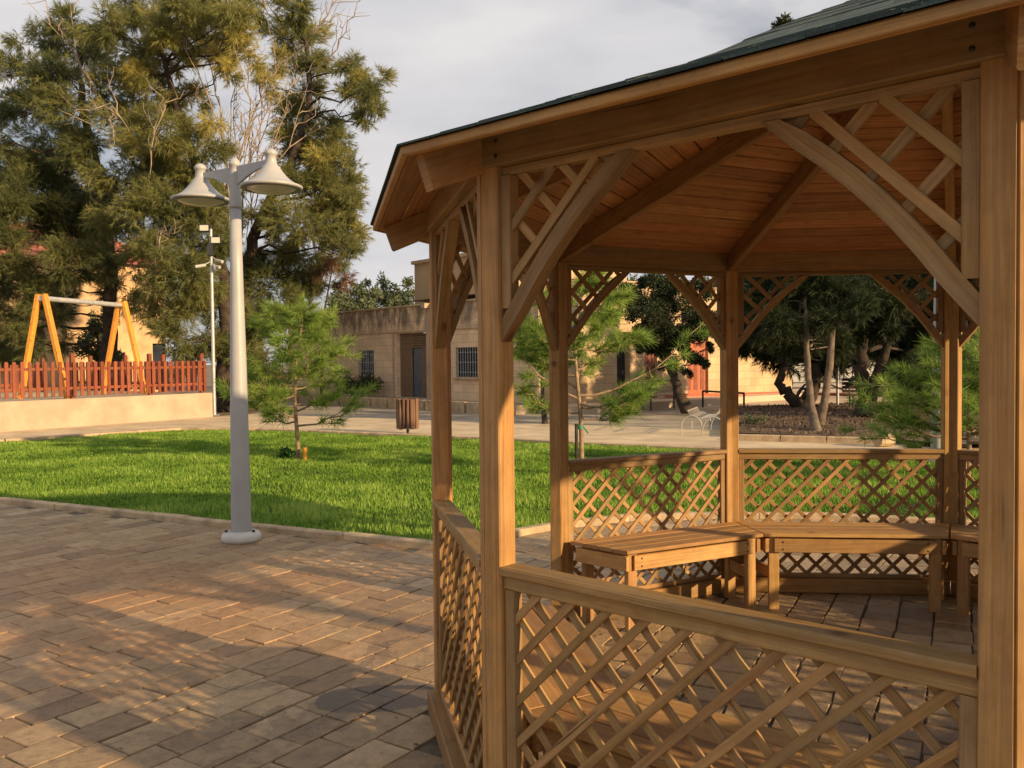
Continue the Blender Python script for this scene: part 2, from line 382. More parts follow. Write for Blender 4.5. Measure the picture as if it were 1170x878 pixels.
def paver_mat():
    m, nt, b = new_mat('stone_pavers')
    geo = N(nt, 'ShaderNodeNewGeometry'); pos = geo.outputs['Position']; t = attr(nt)
    r = ramp(nt, [(0, (.195, .145, .092)), (.35, (.27, .205, .13)), (.7, (.33, .255, .16)), (1, (.42, .325, .21))]); nt.links.new(t, r.inputs[0])
    n1 = noise(nt, pos, 14, 9, .74); r1 = ramp(nt, [(.3, (.60, .58, .56)), (.5, (.98, .97, .95)), (.72, (1.30, 1.27, 1.22))]); nt.links.new(n1, r1.inputs[0])
    c = mixc(nt, 1.0, r.outputs[0], r1.outputs[0], 'MULTIPLY')
    # red earth washed over the middle of the plaza
    sx = N(nt, 'ShaderNodeSeparateXYZ'); nt.links.new(pos, sx.inputs[0])
    dx = math_(nt, 'DIVIDE', math_(nt, 'ADD', sx.outputs[0], 2.6), 3.3); dy = math_(nt, 'DIVIDE', math_(nt, 'ADD', sx.outputs[1], -5.8), 2.6)
    dd = math_(nt, 'SQRT', math_(nt, 'ADD', math_(nt, 'MULTIPLY', dx, dx), math_(nt, 'MULTIPLY', dy, dy)))
    nd = noise(nt, mapping(nt, pos, (1, 1, 1)), 1.3, 5, .6, .6)
    f = math_(nt, 'ADD', math_(nt, 'SUBTRACT', 1.15, dd), math_(nt, 'MULTIPLY', math_(nt, 'SUBTRACT', nd, .5), 2.2))
    f = math_(nt, 'MULTIPLY', f, .8, clamp=True)
    f = math_(nt, 'MULTIPLY', f, .78)
    c = mixc(nt, f, c, mixc(nt, 1.0, (.34, .195, .10), r1.outputs[0], 'MULTIPLY'))
    c = mixc(nt, .5, c, mixc(nt, 1.0, c, (1.22, 1.06, .84), 'MULTIPLY'))
    # water marks
    dx = math_(nt, 'DIVIDE', math_(nt, 'ADD', sx.outputs[0], 1.25), 1.5); dy = math_(nt, 'DIVIDE', math_(nt, 'ADD', sx.outputs[1], -3.7), 1.25)
    dd = math_(nt, 'SQRT', math_(nt, 'ADD', math_(nt, 'MULTIPLY', dx, dx), math_(nt, 'MULTIPLY', dy, dy)))
    nw = noise(nt, pos, 2.1, 7, .62, .5)
    w = math_(nt, 'SUBTRACT', math_(nt, 'MULTIPLY', nw, 5.0), math_(nt, 'ADD', math_(nt, 'MULTIPLY', dd, .7), 2.35))
    w = math_(nt, 'MULTIPLY', w, 5, clamp=True)
    nw2 = noise(nt, pos, .9, 3, .5, .3); w2 = math_(nt, 'MULTIPLY', math_(nt, 'SUBTRACT', nw2, .58), 7, clamp=True)
    w = math_(nt, 'MAXIMUM', w, math_(nt, 'MULTIPLY', w2, .35))
    c = mixc(nt, math_(nt, 'MULTIPLY', w, .42), c, (.085, .065, .05))
    dx = math_(nt, 'DIVIDE', math_(nt, 'ADD', sx.outputs[0], .62), .30); dy = math_(nt, 'DIVIDE', math_(nt, 'ADD', sx.outputs[1], -3.98), .17)
    d2 = math_(nt, 'SQRT', math_(nt, 'ADD', math_(nt, 'MULTIPLY', dx, dx), math_(nt, 'MULTIPLY', dy, dy)))
    pud = math_(nt, 'MULTIPLY', math_(nt, 'SUBTRACT', math_(nt, 'ADD', .35, math_(nt, 'MULTIPLY', nw, 1.3)), d2), 14, clamp=True)
    c = mixc(nt, math_(nt, 'MULTIPLY', pud, .8), c, (.09, .07, .06)); w = math_(nt, 'MAXIMUM', w, pud)
    nt.links.new(c, b.inputs['Base Color'])
    rr = N(nt, 'ShaderNodeMapRange'); nt.links.new(w, rr.inputs['Value']); rr.inputs['To Min'].default_value = .44; rr.inputs['To Max'].default_value = .2
    nt.links.new(rr.outputs[0], b.inputs['Roughness']); b.inputs['Specular IOR Level'].default_value = .4
    h = math_(nt, 'ADD', math_(nt, 'MULTIPLY', noise(nt, pos, 34, 8, .72), .9), math_(nt, 'MULTIPLY', noise(nt, pos, 6, 3, .5), .5))
    bump(nt, b, h, .8, .012)
    return m
M['paver'] = paver_mat()

def shingle_mat():
    m, nt, b = new_mat('green_felt_shingles'); t = attr(nt)
    pos = N(nt, 'ShaderNodeNewGeometry').outputs['Position']
    r = ramp(nt, [(0, (.022, .036, .034)), (1, (.05, .078, .068))]); nt.links.new(t, r.inputs[0])
    n = noise(nt, pos, 260, 3, .7); r1 = ramp(nt, [(.35, (.6, .6, .6)), (.7, (1.5, 1.5, 1.5))]); nt.links.new(n, r1.inputs[0])
    nt.links.new(mixc(nt, 1, r.outputs[0], r1.outputs[0], 'MULTIPLY'), b.inputs['Base Color']); b.inputs['Roughness'].default_value = .9
    bump(nt, b, n, .5, .003); return m
M['shingle'] = shingle_mat()

# ================================================================== SETTING
def flat(name, pts, z, mat, kind='structure'):
    mb = MB(); mb.poly([(p[0], p[1], z) for p in pts]); return tag(mb.build(name, mat), kind=kind)
flat('ground', [(-400, -60), (400, -60), (400, 700), (-400, 700)], -0.05, M['terrain'])

# lawn outline (near edge = kerb line)
K = [(-14.0, 14.1), (-5.78, 9.82), (-0.60, 7.14)]                       # left kerb
K2 = [(-0.60, 7.14), (0.36, 7.95), (1.10, 8.33), (1.75, 8.45), (3.0, 8.35), (5.0, 7.6), (9.0, 5.5)]
FAR = [(10.5, 10.2), (5.85, 12.75), (1.77, 15.1), (-0.77, 16.8), (-5.7, 19.4), (-7.5, 19.7), (-10, 17.1), (-14.0, 14.1)]
lawn_poly = K + K2[1:] + FAR[:-1]
flat('lawn_soil', lawn_poly, 0.022, plain('lawn_soil', (0.04, 0.055, 0.015), .95, 0, .4, 4, .8))
flat('path', [(-40, 4), (-14, 14.1), (-10, 17.1), (-7.5, 19.7), (-5.7, 19.4), (5.85, 12.75), (10.5, 10.2), (18, 6), (20, 10), (4.4, 19.0), (-1.5, 22.3), (-7.9, 26.2), (-8.8, 25.0), (-12, 20), (-40, 10)], 0.004, M['path'])
flat('asphalt_yard', [(-7.9, 26.2), (-1.5, 22.3), (4.4, 19.0), (20, 10), (60, 60), (-12, 60)], -0.006, M['asphalt'])
flat('pale_yard', [(5.6, 24.5), (13, 24.5), (40, 26), (60, 70), (14, 70), (8.6, 31.0)], 0.012, M['pale'])

# pavers: separate stones in staggered rows
def inside(poly, x, y):
    c = False; n = len(poly); j = n - 1
    for i in range(n):
        xi, yi = poly[i]; xj, yj = poly[j]
        if (yi > y) != (yj > y) and x < (xj - xi) * (y - yi) / (yj - yi) + xi: c = not c
        j = i
    return c
def paver_rows(mb, ang, box, keep, rows, lens, rr, g=.007, wob=.003, gu=.009):
    U = Vector((math.cos(ang), math.sin(ang), 0)); W = Vector((-U.y, U.x, 0))
    w = box[2]
    while w < box[3]:
        rw = rr.choice(rows); u = box[0] + rr.random() * .4
        while u < box[1]:
            ln = rr.choice(lens)
            c = U * (u + ln / 2) + W * (w + rw / 2)
            if keep(c):
                z = rr.uniform(-.002, .002); ch = .0035
                tl = [rr.uniform(-.002, .002) for _ in range(4)]
                cr = [(u + gu / 2, w + g / 2), (u + ln - gu / 2, w + g / 2), (u + ln - gu / 2, w + rw - g / 2), (u + gu / 2, w + rw - g / 2)]
                cr = [(a + rr.uniform(-wob, wob), b_ + rr.uniform(-wob, wob)) for a, b_ in cr]
                cx = u + ln / 2; cw = w + rw / 2
                top = []; mid = []; bot = []
                for (a, b_), dz in zip(cr, tl):
                    ia = a + (ch if a < cx else -ch); ib = b_ + (ch if b_ < cw else -ch)
                    top.append(U * ia + W * ib + Vector((0, 0, z + dz))); mid.append(U * a + W * b_ + Vector((0, 0, z + dz - .005))); bot.append(U * a + W * b_ + Vector((0, 0, -.03)))
                pts = top + mid + bot
                fs = [[0, 1, 2, 3]] + [[4 + i, 4 + (i + 1) % 4, (i + 1) % 4, i] for i in range(4)] + [[8 + i, 8 + (i + 1) % 4, 4 + (i + 1) % 4, 4 + i] for i in range(4)]
                mb.mesh_part(pts, fs, [[(0, 0)] * 4] * len(fs), rr.random())
            u += ln
        w += rw
def build_paving():
    near = [(-16, -3), (12, -3), (12, 4.1)] + [(x, y) for x, y in K2[::-1]] + [(x, y) for x, y in K[::-1]] + [(-16, 15)]
    C = (1.824, 3.686); Rg = 2.10
    mb = MB(); rr = random.Random(3)
    paver_rows(mb, math.atan2(.83, .55), (-14, 20, -14, 20), lambda c: c.x > -16 and c.y > -2.5 and c.x < 11.5 and math.dist((c.x, c.y), C) > Rg and inside(near, c.x, c.y) and (c.y > 0.6 or abs(c.x) < 6), [.15, .17, .20, .20, .22], [.22, .26, .30, .36, .42], rr, wob=.004)
    paver_rows(mb, math.atan2(.89, .455), (-2, 9, -6, 6), lambda c: math.dist((c.x, c.y), C) <= Rg, [.19, .2, .21], [.14, .17, .2, .24], rr, g=.009, wob=.006, gu=.022)
    return tag(mb.build('paving', M['paver']), kind='structure')
build_paving()
flat('paving_bed', [(-18, -4), (13, -4), (13, 3.4), (9, 5.5), (5, 7.6), (3, 8.35), (1.75, 8.45), (1.1, 8.33), (.36, 7.95), (-.6, 7.14), (-5.78, 9.82), (-16, 15.1)], -0.010, plain('joint_sand', (0.12, 0.095, 0.065), .95, 0, .3, 8, .4))

# kerbs
def kerb(name, pts, w, h, seg, mat, lab):
    mb = MB()
    for (a, b_) in zip(pts, pts[1:]):
        a = Vector((*a, 0)); b_ = Vector((*b_, 0)); ln = (b_ - a).length; n = max(1, round(ln / seg)); d = (b_ - a) / n
        for i in range(n):
            j = Vector((random.uniform(-.006, .006), random.uniform(-.006, .006), random.uniform(-.005, .004)))
            mb.board(a + d * i + d.normalized() * .003 + Vector((0, 0, h / 2 - .02)) + j, a + d * (i + 1) - d.normalized() * .003 + Vector((0, 0, h / 2 - .02)) + j, w, h + .04, ch=.012)
    return tag(mb.build(name, mat), kind='structure')
kerb('kerb', K, .10, .055, .9, M['kerb'], '')
kerb('kerb', K2[:], .10, .055, .6, M['kerb'], '')
kerb('kerb', FAR[:5][::-1], .16, .09, .8, M['kerb'], '')
kerb('kerb', [(-5.7, 19.4), (-7.5, 19.7), (-10, 17.1), (-14, 14.1)], .2, .10, .7, M['kerb'], '')

def build_lawn():
    P = np.array(lawn_poly); n = 330000
    x = rng.uniform(-14, 10.5, n * 2); y = rng.uniform(5.4, 19.8, n * 2)
    ins = np.zeros(len(x), bool); j = len(P) - 1
    for i in range(len(P)):
        xi, yi = P[i]; xj, yj = P[j]
        with np.errstate(divide='ignore', invalid='ignore'):
            c = ((yi > y) != (yj > y)) & (x < (xj - xi) * (y - yi) / (yj - yi) + xi)
        ins ^= c; j = i
    vis = (x > -.66 * y - .6) & (x < .66 * y + .6)
    x, y = x[ins & vis], y[ins & vis]
    n = len(x)
    def fbm(x, y, s, k):
        r = np.random.default_rng(k); o = np.zeros_like(x)
        for _ in range(10):
            a = r.uniform(0, 2 * np.pi); f = s * r.uniform(.6, 2.2); o += np.sin((x * np.cos(a) + y * np.sin(a)) * f + r.uniform(0, 6.28))
        return o / 10 ** .5
    patch = fbm(x, y, 1.8, 5); fine = fbm(x, y, 7, 6)
    h = (.047 + .010 * patch + .010 * fine) * rng.uniform(.6, 1.3, n)
    w = .0065 + .0008 * y * .55
    a = rng.uniform(0, 2 * np.pi, n); lean = rng.uniform(0, .55, n) * h
    la = rng.uniform(0, 2 * np.pi, n)
    V = np.zeros((n, 3, 3))
    V[:, 0] = np.c_[x - np.cos(a) * w, y - np.sin(a) * w, np.full(n, .018)]
    V[:, 1] = np.c_[x + np.cos(a) * w, y + np.sin(a) * w, np.full(n, .018)]
    V[:, 2] = np.c_[x + np.cos(la) * lean, y + np.sin(la) * lean, .02 + h]
    t = np.clip(.43 + .15 * patch + .13 * fine + .10 * fbm(x, y, .7, 8) + rng.normal(0, .2, n), 0, 1)
    o = tri_mesh('grass', V.reshape(-1, 3), t, M['grass'], None)
    return tag(o, 'bright green clipped lawn between the paved plaza and the far path', 'grass', kind='stuff')
build_lawn()

# ================================================================== GAZEBO
C0 = Vector((1.824, 3.686, 0))
PP = [(0.963, 1.6695), (-0.056, 2.594), (-0.321, 3.825), (0.272, 5.188), (1.444, 5.786), (2.843, 5.639)]
P6 = []
for k in range(6, 10):
    a = -2.0 - k * math.pi / 5 + .0
    P6.append((C0.x + 2.165 * math.cos(a), C0.y + 2.165 * math.sin(a)))
POST = [Vector((*p, 0)) for p in PP + P6]
NS = 10
ZR, ZB = 0.946, 2.116          # rail top, beam underside
ENTRANCE = 2
gz = empty('gazebo', C0, 'ten-sided open timber gazebo with lattice panels and green shingle roof', 'gazebo')
def side(k):
    a = POST[k % NS]; b_ = POST[(k + 1) % NS]; d = (b_ - a).normalized()
    n = Vector((d.y, -d.x, 0));
    if n.dot((a + b_) / 2 - C0) < 0: n = -n
    return a, b_, d, n, (b_ - a).length
def radial(k): return (POST[k % NS] - C0).normalized()
E_, H_ = .054, .035
for k in range(NS):
    aA, bA, dA_, nA, _ = side(k - 1); aB, bB, dB, nB, _ = side(k)
    dA = -dA_
    P = POST[k]; rad = (nA + nB).normalized(); cs = rad.dot(nA)
    poly = [P + rad * (H_ / cs), P + nA * H_ + dA * E_, P - nA * H_ + dA * E_, P - rad * (H_ / cs), P - nB * H_ + dB * E_, P + nB * H_ + dB * E_]
    # two timbers butted at the corner
    for half in ((poly[0], poly[1], poly[2], poly[3]), (poly[0], poly[3], poly[4], poly[5])):
        pass
    ch = .004
    q = []
    for i in range(6):
        a = poly[i - 1]; b_ = poly[i]; c = poly[(i + 1) % 6]
        if i in (0,):     # groove on the outer corner
            q += [b_ + (a - b_).normalized() * ch, b_ - rad * ch * 2.0, b_ + (c - b_).normalized() * ch]
        else:
            q += [b_ + (a - b_).normalized() * ch, b_ + (c - b_).normalized() * ch]
    prof = [((v - P).x, (v - P).y) for v in q]
    area = sum(prof[i - 1][0] * prof[i][1] - prof[i][0] * prof[i - 1][1] for i in range(len(prof)))
    if area < 0: prof = prof[::-1]
    mb = MB(); mb.section(prof, P + Vector((0, 0, .093)), P + Vector((0, 0, ZB + .005)), Vector((1, 0, 0)), Vector((0, 1, 0)))
    mb.build('post', M['post'], gz)

Z = Vector((0, 0, 1))
def lattice(mb, a, d, n, inreg, s0, s1, z0, z1, per=.122, w=.0235, th=.011, phase=0.0, flip=1):
    """two crossed layers of slats in the plane a + s*d + z*Z, kept where inreg(s,z)"""
    for layer, sg in ((0, 1), (1, -1)):
        off = n * (th / 2 + .0006) * (1 if layer == 0 else -1) * flip
        cmin = s0 - (z1 if sg > 0 else -z0) - .5; cmax = s1 - (z0 if sg > 0 else -z1) + .5
        c = math.floor((cmin) / per) * per + phase
        while c < cmax:
            # line s = c + sg*z
            run = None; step = .006; zz = z0
            pts = []
            while zz <= z1 + 1e-6:
                s = c + sg * zz
                if s0 <= s <= s1 and inreg(s, zz): pts.append(zz)
                elif pts: break
                zz += step
            if len(pts) > 5:
                za, zb = pts[0], pts[-1]
                mb.board(a + d * (c + sg * za) + Z * za + off, a + d * (c + sg * zb) + Z * zb + off, th, w, up=(d * sg * -1 + Z), ch=.0015)
            c += per
for k in range(NS):
    a, b_, d, n, Ln = side(k)
    rA, rB = radial(k), radial(k + 1)
    # beam, mitred on the corners, standing proud of the posts
    mb = MB()
    off = n * .012
    pa = a + off + Z * (ZB + .058); pb = b_ + off + Z * (ZB + .058)
    mA = Vector((-(rA.y), rA.x, 0)); mB_ = Vector((-(rB.y), rB.x, 0))
    mb.board(pa + d * .002, pb - d * .002, .072, .13, ch=.004, end0=mA, end1=mB_)
    bmo = mb.build('beam', M['rail'], gz)
    if k in (9, 0, 1):
        for s_ in (.065, Ln - .065):
            for z_ in (.018, .062):
                mb = MB(); mb.lathe([(0, .001), (.006, .0008), (.007, -.002)], a + off + d * s_ + n * .0365 + Z * (ZB + z_), 10, axis=n); mb.build('screw', M['dark'], bmo)
    # header under the beam
    e0, e1 = E_, Ln - E_
    mb = MB(); mb.board(a + d * (e0 + .001) - n * .006 + Z * (ZB - .0195), a + d * (e1 - .001) - n * .006 + Z * (ZB - .0195), .040, .024, ch=.003); mb.build('header', M['rail'], gz)
    # corner brackets
    for sgn in (0, 1):
        o = a + d * e0 if sgn == 0 else a + d * e1; dd = d if sgn == 0 else -d
        ztop = ZB - .032; zlow = 1.645
        br_root = MB(); br_root.board(o + dd * .019 + Z * (1.70), o + dd * .019 + Z * (ztop - .001), .036, .04, up=n, ch=.003)
        bk = br_root.build('corner_bracket', M['rail'], gz)
        # curved brace
        S0, Z0, S1, Z1 = .018, zlow - .0, .425, ztop - .012
        pts = []
        for i in range(9):
            u = i / 8; s = S0 + (S1 - S0) * u; z = Z0 + (Z1 - Z0) * u
            bul = .030 * 4 * u * (1 - u); nn = Vector((-1, 1)).normalized()
            pts.append((s + nn[0] * bul, z + nn[1] * bul))
        mb = MB()
        for p_, q_ in zip(pts, pts[1:]): pass
        # one continuous curved timber: profile in the plane, extruded along n
        hw = .0215; outl = []; inl = []
        for i, (s, z) in enumerate(pts):
            p_ = pts[max(i - 1, 0)]; q_ = pts[min(i + 1, 8)]; tx, tz = q_[0] - p_[0], q_[1] - p_[1]; l_ = math.hypot(tx, tz)
            nx, nz = -tz / l_, tx / l_
            outl.append((s + nx * hw, z + nz * hw)); inl.append((s - nx * hw, z - nz * hw))
        outl[0] = (.001, outl[0][1] + .01); inl[0] = (.001, inl[0][1] - .03)
        outl[-1] = (outl[-1][0] - .0, ztop - .001); inl[-1] = (inl[-1][0] + .02, ztop - .001)
        th = .021; o_uv = random.random() * 30; tt = random.random()
        def P3(sz, sd): return o + dd * sz[0] + Z * sz[1] + n * sd
        vs = []
        for i in range(9): vs += [P3(outl[i], th), P3(inl[i], th), P3(inl[i], -th), P3(outl[i], -th)]
        fs = []; us = []
        for i in range(8):
            b0, b1 = i * 4, i * 4 + 4
            for m_ in range(4):
                m2 = (m_ + 1) % 4
                f = [b0 + m_, b0 + m2, b1 + m2, b1 + m_]; fs.append(f if sgn == 0 else f[::-1])
                uu = [(i * .08 + o_uv, m_ * .05), (i * .08 + o_uv, m_ * .05 + .048), (i * .08 + .08 + o_uv, m_ * .05 + .048), (i * .08 + .08 + o_uv, m_ * .05)]
                us.append(uu if sgn == 0 else uu[::-1])
        fs.append([3, 2, 1, 0]); us.append([(0, 0), (.1, 0), (.1, .1), (0, .1)]); fs.append([32, 33, 34, 35]); us.append([(0, 0), (.1, 0), (.1, .1), (0, .1)])
        mb.mesh_part(vs, fs, us, tt); mb.build('brace', M['rail'], bk)
        def inreg(s, z, outl=outl):
            # above the curved brace centreline
            for i in range(8):
                s_a, z_a = pts[i]; s_b, z_b = pts[i + 1]
                if s_a <= s <= s_b: return z > z_a + (z_b - z_a) * (s - s_a) / (s_b - s_a)
            return s < pts[0][0] + .03 and z > zlow + .1
        mb = MB(); lattice(mb, o, dd, n, inreg, .02, .50, zlow, ztop + .01, per=.150, w=.026, phase=.05)
        if mb.v: mb.build('bracket_lattice', M['lattice'], bk)
    if k == ENTRANCE: continue
    # base timber
    mb = MB(); off = n * .008
    mb.board(a + off + Z * .047, b_ + off + Z * .047, .115, .094, ch=.006, end0=mA, end1=mB_); mb.build('base_beam', M['post'], gz)
    # railing panel
    s0, s1 = E_ + .001, Ln - E_ - .001
    mb = MB(); mb.board(a + d * s0 + Z * (ZR - .014), a + d * s1 + Z * (ZR - .014), .078, .027, ch=.005)
    rp_ = mb.build('railing_panel', M['rail'], gz)
    mb = MB(); mb.board(a + d * s0 + Z * (ZR - .048), a + d * s1 + Z * (ZR - .048), .042, .040, ch=.003); mb.build('top_rail', M['rail'], rp_)
    mb = MB(); mb.board(a + d * (s0 + .037) + Z * .110, a + d * (s1 - .037) + Z * .110, .036, .026, ch=.003); mb.build('bottom_rail', M['rail'], rp_)
    for s_ in (s0 + .018, s1 - .018):
        mb = MB(); mb.board(a + d * s_ + Z * .096, a + d * s_ + Z * (ZR - .069), .036, .04, up=n, ch=.003); mb.build('stile', M['rail'], rp_)
    mb = MB(); lattice(mb, a, d, n, lambda s, z: True, s0 + .02, s1 - .02, .115, ZR - .055, phase=random.random() * .03, flip=-1); mb.build('lattice', M['lattice'], rp_)

# roof: rafters, boarded ceiling, fascia, shingles
RE = 2.43; ZE = EYE + .572; SL = .385
def zb_(r): return ZE + (RE - r) * SL             # underside of boards along a hip
apex_z = zb_(0)
def hip(k, r, z=None):
    # direction of the hip follows the real post
    u = radial(k); s_ = ((POST[k % NS] - C0).length / 2.165)
    return C0 + u * r * s_ + Z * (zb_(r) if z is None else z)
for k in range(NS):
    u = radial(k)
    mb = MB(); p0 = hip(k, .03) - Z * .058; p1 = hip(k, RE - .05) - Z * .058
    mb.board(p0, p1, .048, .108, ch=.004, end1=(u - Z * .35).normalized()); mb.build('rafter', M['post'], gz)
for k in range(NS):
    mb = MB(); rr = random.Random(k)
    A0, B0 = hip(k, 0), hip(k + 1, 0); A1, B1 = hip(k, RE), hip(k + 1, RE)
    nrm = (A1 - A0).cross(B1 - B0).normalized()
    if nrm.z < 0: nrm = -nrm
    nb = 25; 
    for i in range(nb):
        r0, r1 = RE * i / nb, RE * (i + 1) / nb - .005
        if r0 < .03: r0 = .03
        q = [hip(k, r0), hip(k + 1, r0), hip(k + 1, r1), hip(k, r1)]
        t = rr.random(); o = (rr.random() * 30, rr.random() * 30); dd = (q[2] - q[3]).normalized(); mid = (q[2] + q[3]) / 2
        up = (q[0] - q[3]); up = (up - dd * up.dot(dd)).normalized()
        uv = [(o[0] + (p - mid).dot(dd), o[1] + (p - mid).dot(up)) for p in q]
        e = [p + nrm * .014 for p in q]
        # v-joint chamfer on the lower face
        c = .004
        low = [q[0] - up * c, q[1] - up * c, q[2] + up * c, q[3] + up * c]; e2 = [p + nrm * .005 for p in q]
        pts = low + e2 + e
        fs = [[0, 1, 2, 3], [0, 4, 5, 1], [1, 5, 6, 2], [2, 6, 7, 3], [3, 7, 4, 0], [4, 8, 9, 5], [6, 10, 11, 7], [8, 11, 10, 9]]
        allu = uv * 3
        mb.mesh_part(pts, fs, [[allu[j] for j in f] for f in fs], t)
    mb.build('ceiling_boards', M['ceiling'], gz)
def ztop(r):
    return max(ztop_(r), zb_(r) + .021)
def ztop_(r):
    rk = 1.30; z0 = ZE + .030; zk = max(zb_(rk) + .03, z0 + (RE + .03 - rk) * .33)
    if r > rk: return z0 + (zk - z0) * (RE + .03 - r) / (RE + .03 - rk)
    return zk + (EYE + 1.61 - zk) * (1 - r / rk) ** 0.92
for k in range(NS):
    # fascia
    mb = MB(); A = hip(k, RE + .010, ZE + .015); B = hip(k + 1, RE + .010, ZE + .015); rA, rB = radial(k), radial(k + 1)
    mA = Vector((-(rA.y), rA.x, 0)); mB_ = Vector((-(rB.y), rB.x, 0))
    mb.board(A, B, .020, .028, ch=.003, end0=mA, end1=mB_); mb.build('fascia', M['post'], gz)
    # shingle courses
    mb = MB(); rr = random.Random(40 + k); rows = 19
    for i in range(rows):
        r1 = RE + .032 - i * .132; r0 = max(r1 - .16, .005)
        if r1 < .06: break
        lift = .0035
        A1, B1 = hip(k, r1, ztop(r1) + lift), hip(k + 1, r1, ztop(r1) + lift); A0, B0 = hip(k, r0, ztop(r0) + .0005), hip(k + 1, r0, ztop(r0) + .0005)
        wid = (B1 - A1).length; nt_ = max(1, round(wid / .17)); off = rr.random() * .5
        cuts = [0] + [min(1, max(0, (j + off) / nt_)) for j in range(nt_)] + [1]
        cuts = sorted(set(round(c, 4) for c in cuts))
        for c0, c1 in zip(cuts, cuts[1:]):
            if c1 - c0 < .02: continue
            g = .0015 / wid; zr_ = rr.uniform(-.001, .0015)
            lo0 = A1.lerp(B1, c0 + g) + Z * zr_; lo1 = A1.lerp(B1, c1 - g) + Z * zr_; up0 = A0.lerp(B0, c0); up1 = A0.lerp(B0, c1)
            dn = Z * .006
            pts = [lo0, lo1, up1, up0, lo0 - dn, lo1 - dn, up1 - dn, up0 - dn]
            fs = [[0, 1, 2, 3], [4, 5, 1, 0], [7, 6, 5, 4], [5, 6, 2, 1], [7, 4, 0, 3], [6, 7, 3, 2]]
            mb.mesh_part(pts, fs, [[(0, 0)] * 4] * 6, rr.random())
    # felt underlay closes the deck
    for i in range(10):
        ra, rb = (RE + .025) * i / 10 + .004, (RE + .025) * (i + 1) / 10
        mb.poly([hip(k, ra, ztop(ra) - .008), hip(k + 1, ra, ztop(ra) - .008), hip(k + 1, rb, ztop(rb) - .008), hip(k, rb, ztop(rb) - .008)], t=0)
    mb.build('shingle_roof_face', M['shingle'], gz)
mb = MB(); mb.lathe([(0.0, .12), (.03, .10), (.05, .05), (.05, -.06)], C0 + Z * (EYE + 1.61), 12); mb.build('roof_cap', M['shingle'], gz)
# metal strap under the eave near the second post
mb = MB(); q = hip(1, RE - .05) - Z * .045 + radial(1) * .006; t_ = Vector((-radial(1).y, radial(1).x, 0))
mb.board(q + Z * .035 - radial(1) * .0, q - Z * .045 - radial(1) * .03, .024, .003, up=radial(1), ch=.0005); mb.build('metal_strap', M['whitemetal'], gz)

# benches along the sides
bl = {0: 'low plank bench behind the near lattice railing beside the camera', 1: 'narrow plank bench behind the left lattice railing nearest the entrance',
      3: 'sunlit orange plank bench ending beside the open entrance, its end apron showing', 4: 'plank bench along the far railing, half in shade, between two back posts',
      5: 'plank bench just left of the wide right foreground post, mostly hidden by it', 6: 'plank bench along the right railing, next after the one behind the wide post',
      7: 'plank bench in the middle of the right railing', 8: 'plank bench along the right front railing', 9: 'plank bench behind the wide right foreground post'}
SEAT = .475
for k in range(NS):
    if k == ENTRANCE: continue
    a, b_, d, n, Ln = side(k); rA, rB = radial(k), radial(k + 1)
    mid = (a + b_) / 2 - n * .28
    bo = empty('bench', Vector((mid.x, mid.y, 0)), bl[k], 'bench', 'plank benches round the inside of the gazebo')
    ta = -rA; tb = -rB
    def lineA(o): return a + (-rA) * (o / abs(rA.dot(n)))
    def lineB(o): return b_ + (-rB) * (o / abs(rB.dot(n)))
    mA = Vector((-(rA.y), rA.x, 0)); mB_ = Vector((-(rB.y), rB.x, 0))
    mb = MB(); o0, o1, npl = .075, .475, 4
    for i in range(npl):
        w_ = (o1 - o0) / npl; oc = o0 + w_ * (i + .5)
        mb.board(lineA(oc) + d * .006 + Z * (SEAT - .011), lineB(oc) - d * .006 + Z * (SEAT - .011), w_ - .006, .022, ch=.003, end0=mA, end1=mB_)
    mb.build('seat', M['bench'], bo)
    # aprons
    for oc in (.445, .12):
        mb = MB(); A = lineA(oc) + d * .075; B = lineB(oc) - d * .075
        mb.board(A + Z * (SEAT - .078), B + Z * (SEAT - .078), .022, .085, ch=.003); ap_ = mb.build('apron', M['bench'], bo)
        if oc == .445 and k in (3, 4, 0):
            for e_, sg_ in ((A, 1), (B, -1)):
                for z_ in (-.055, -.1):
                    mb = MB(); mb.lathe([(0, .0012), (.006, .001), (.007, -.002)], e_ + d * sg_ * .05 - n * .0112 + Z * (SEAT + z_), 8, axis=-n); mb.build('screw', M['dark'], ap_)
    for A, sg, mm in ((lineA, 1, mA), (lineB, -1, mB_)):
        p = A(.10) + d * sg * .03; q = A(.45) + d * sg * .03
        mb = MB(); mb.board(p + Z * (SEAT - .078), q + Z * (SEAT - .078), .022, .085, ch=.003); mb.build('end_apron', M['bench'], bo)
        for oc in (.44, .13):
            c = A(oc) + d * sg * .075
            if oc == .44: c = c - n * -.022
            mb = MB(); mb.board(c + Z * .0, c + Z * (SEAT - .024), .062, .04, up=n, ch=.003); mb.build('leg', M['bench'], bo)
        mb = MB(); p = A(.15) + d * sg * .075; q = A(.40) + d * sg * .075
        mb.board(p + Z * .22, q + Z * .22, .03, .07, ch=.003); mb.build('stretcher', M['bench'], bo)

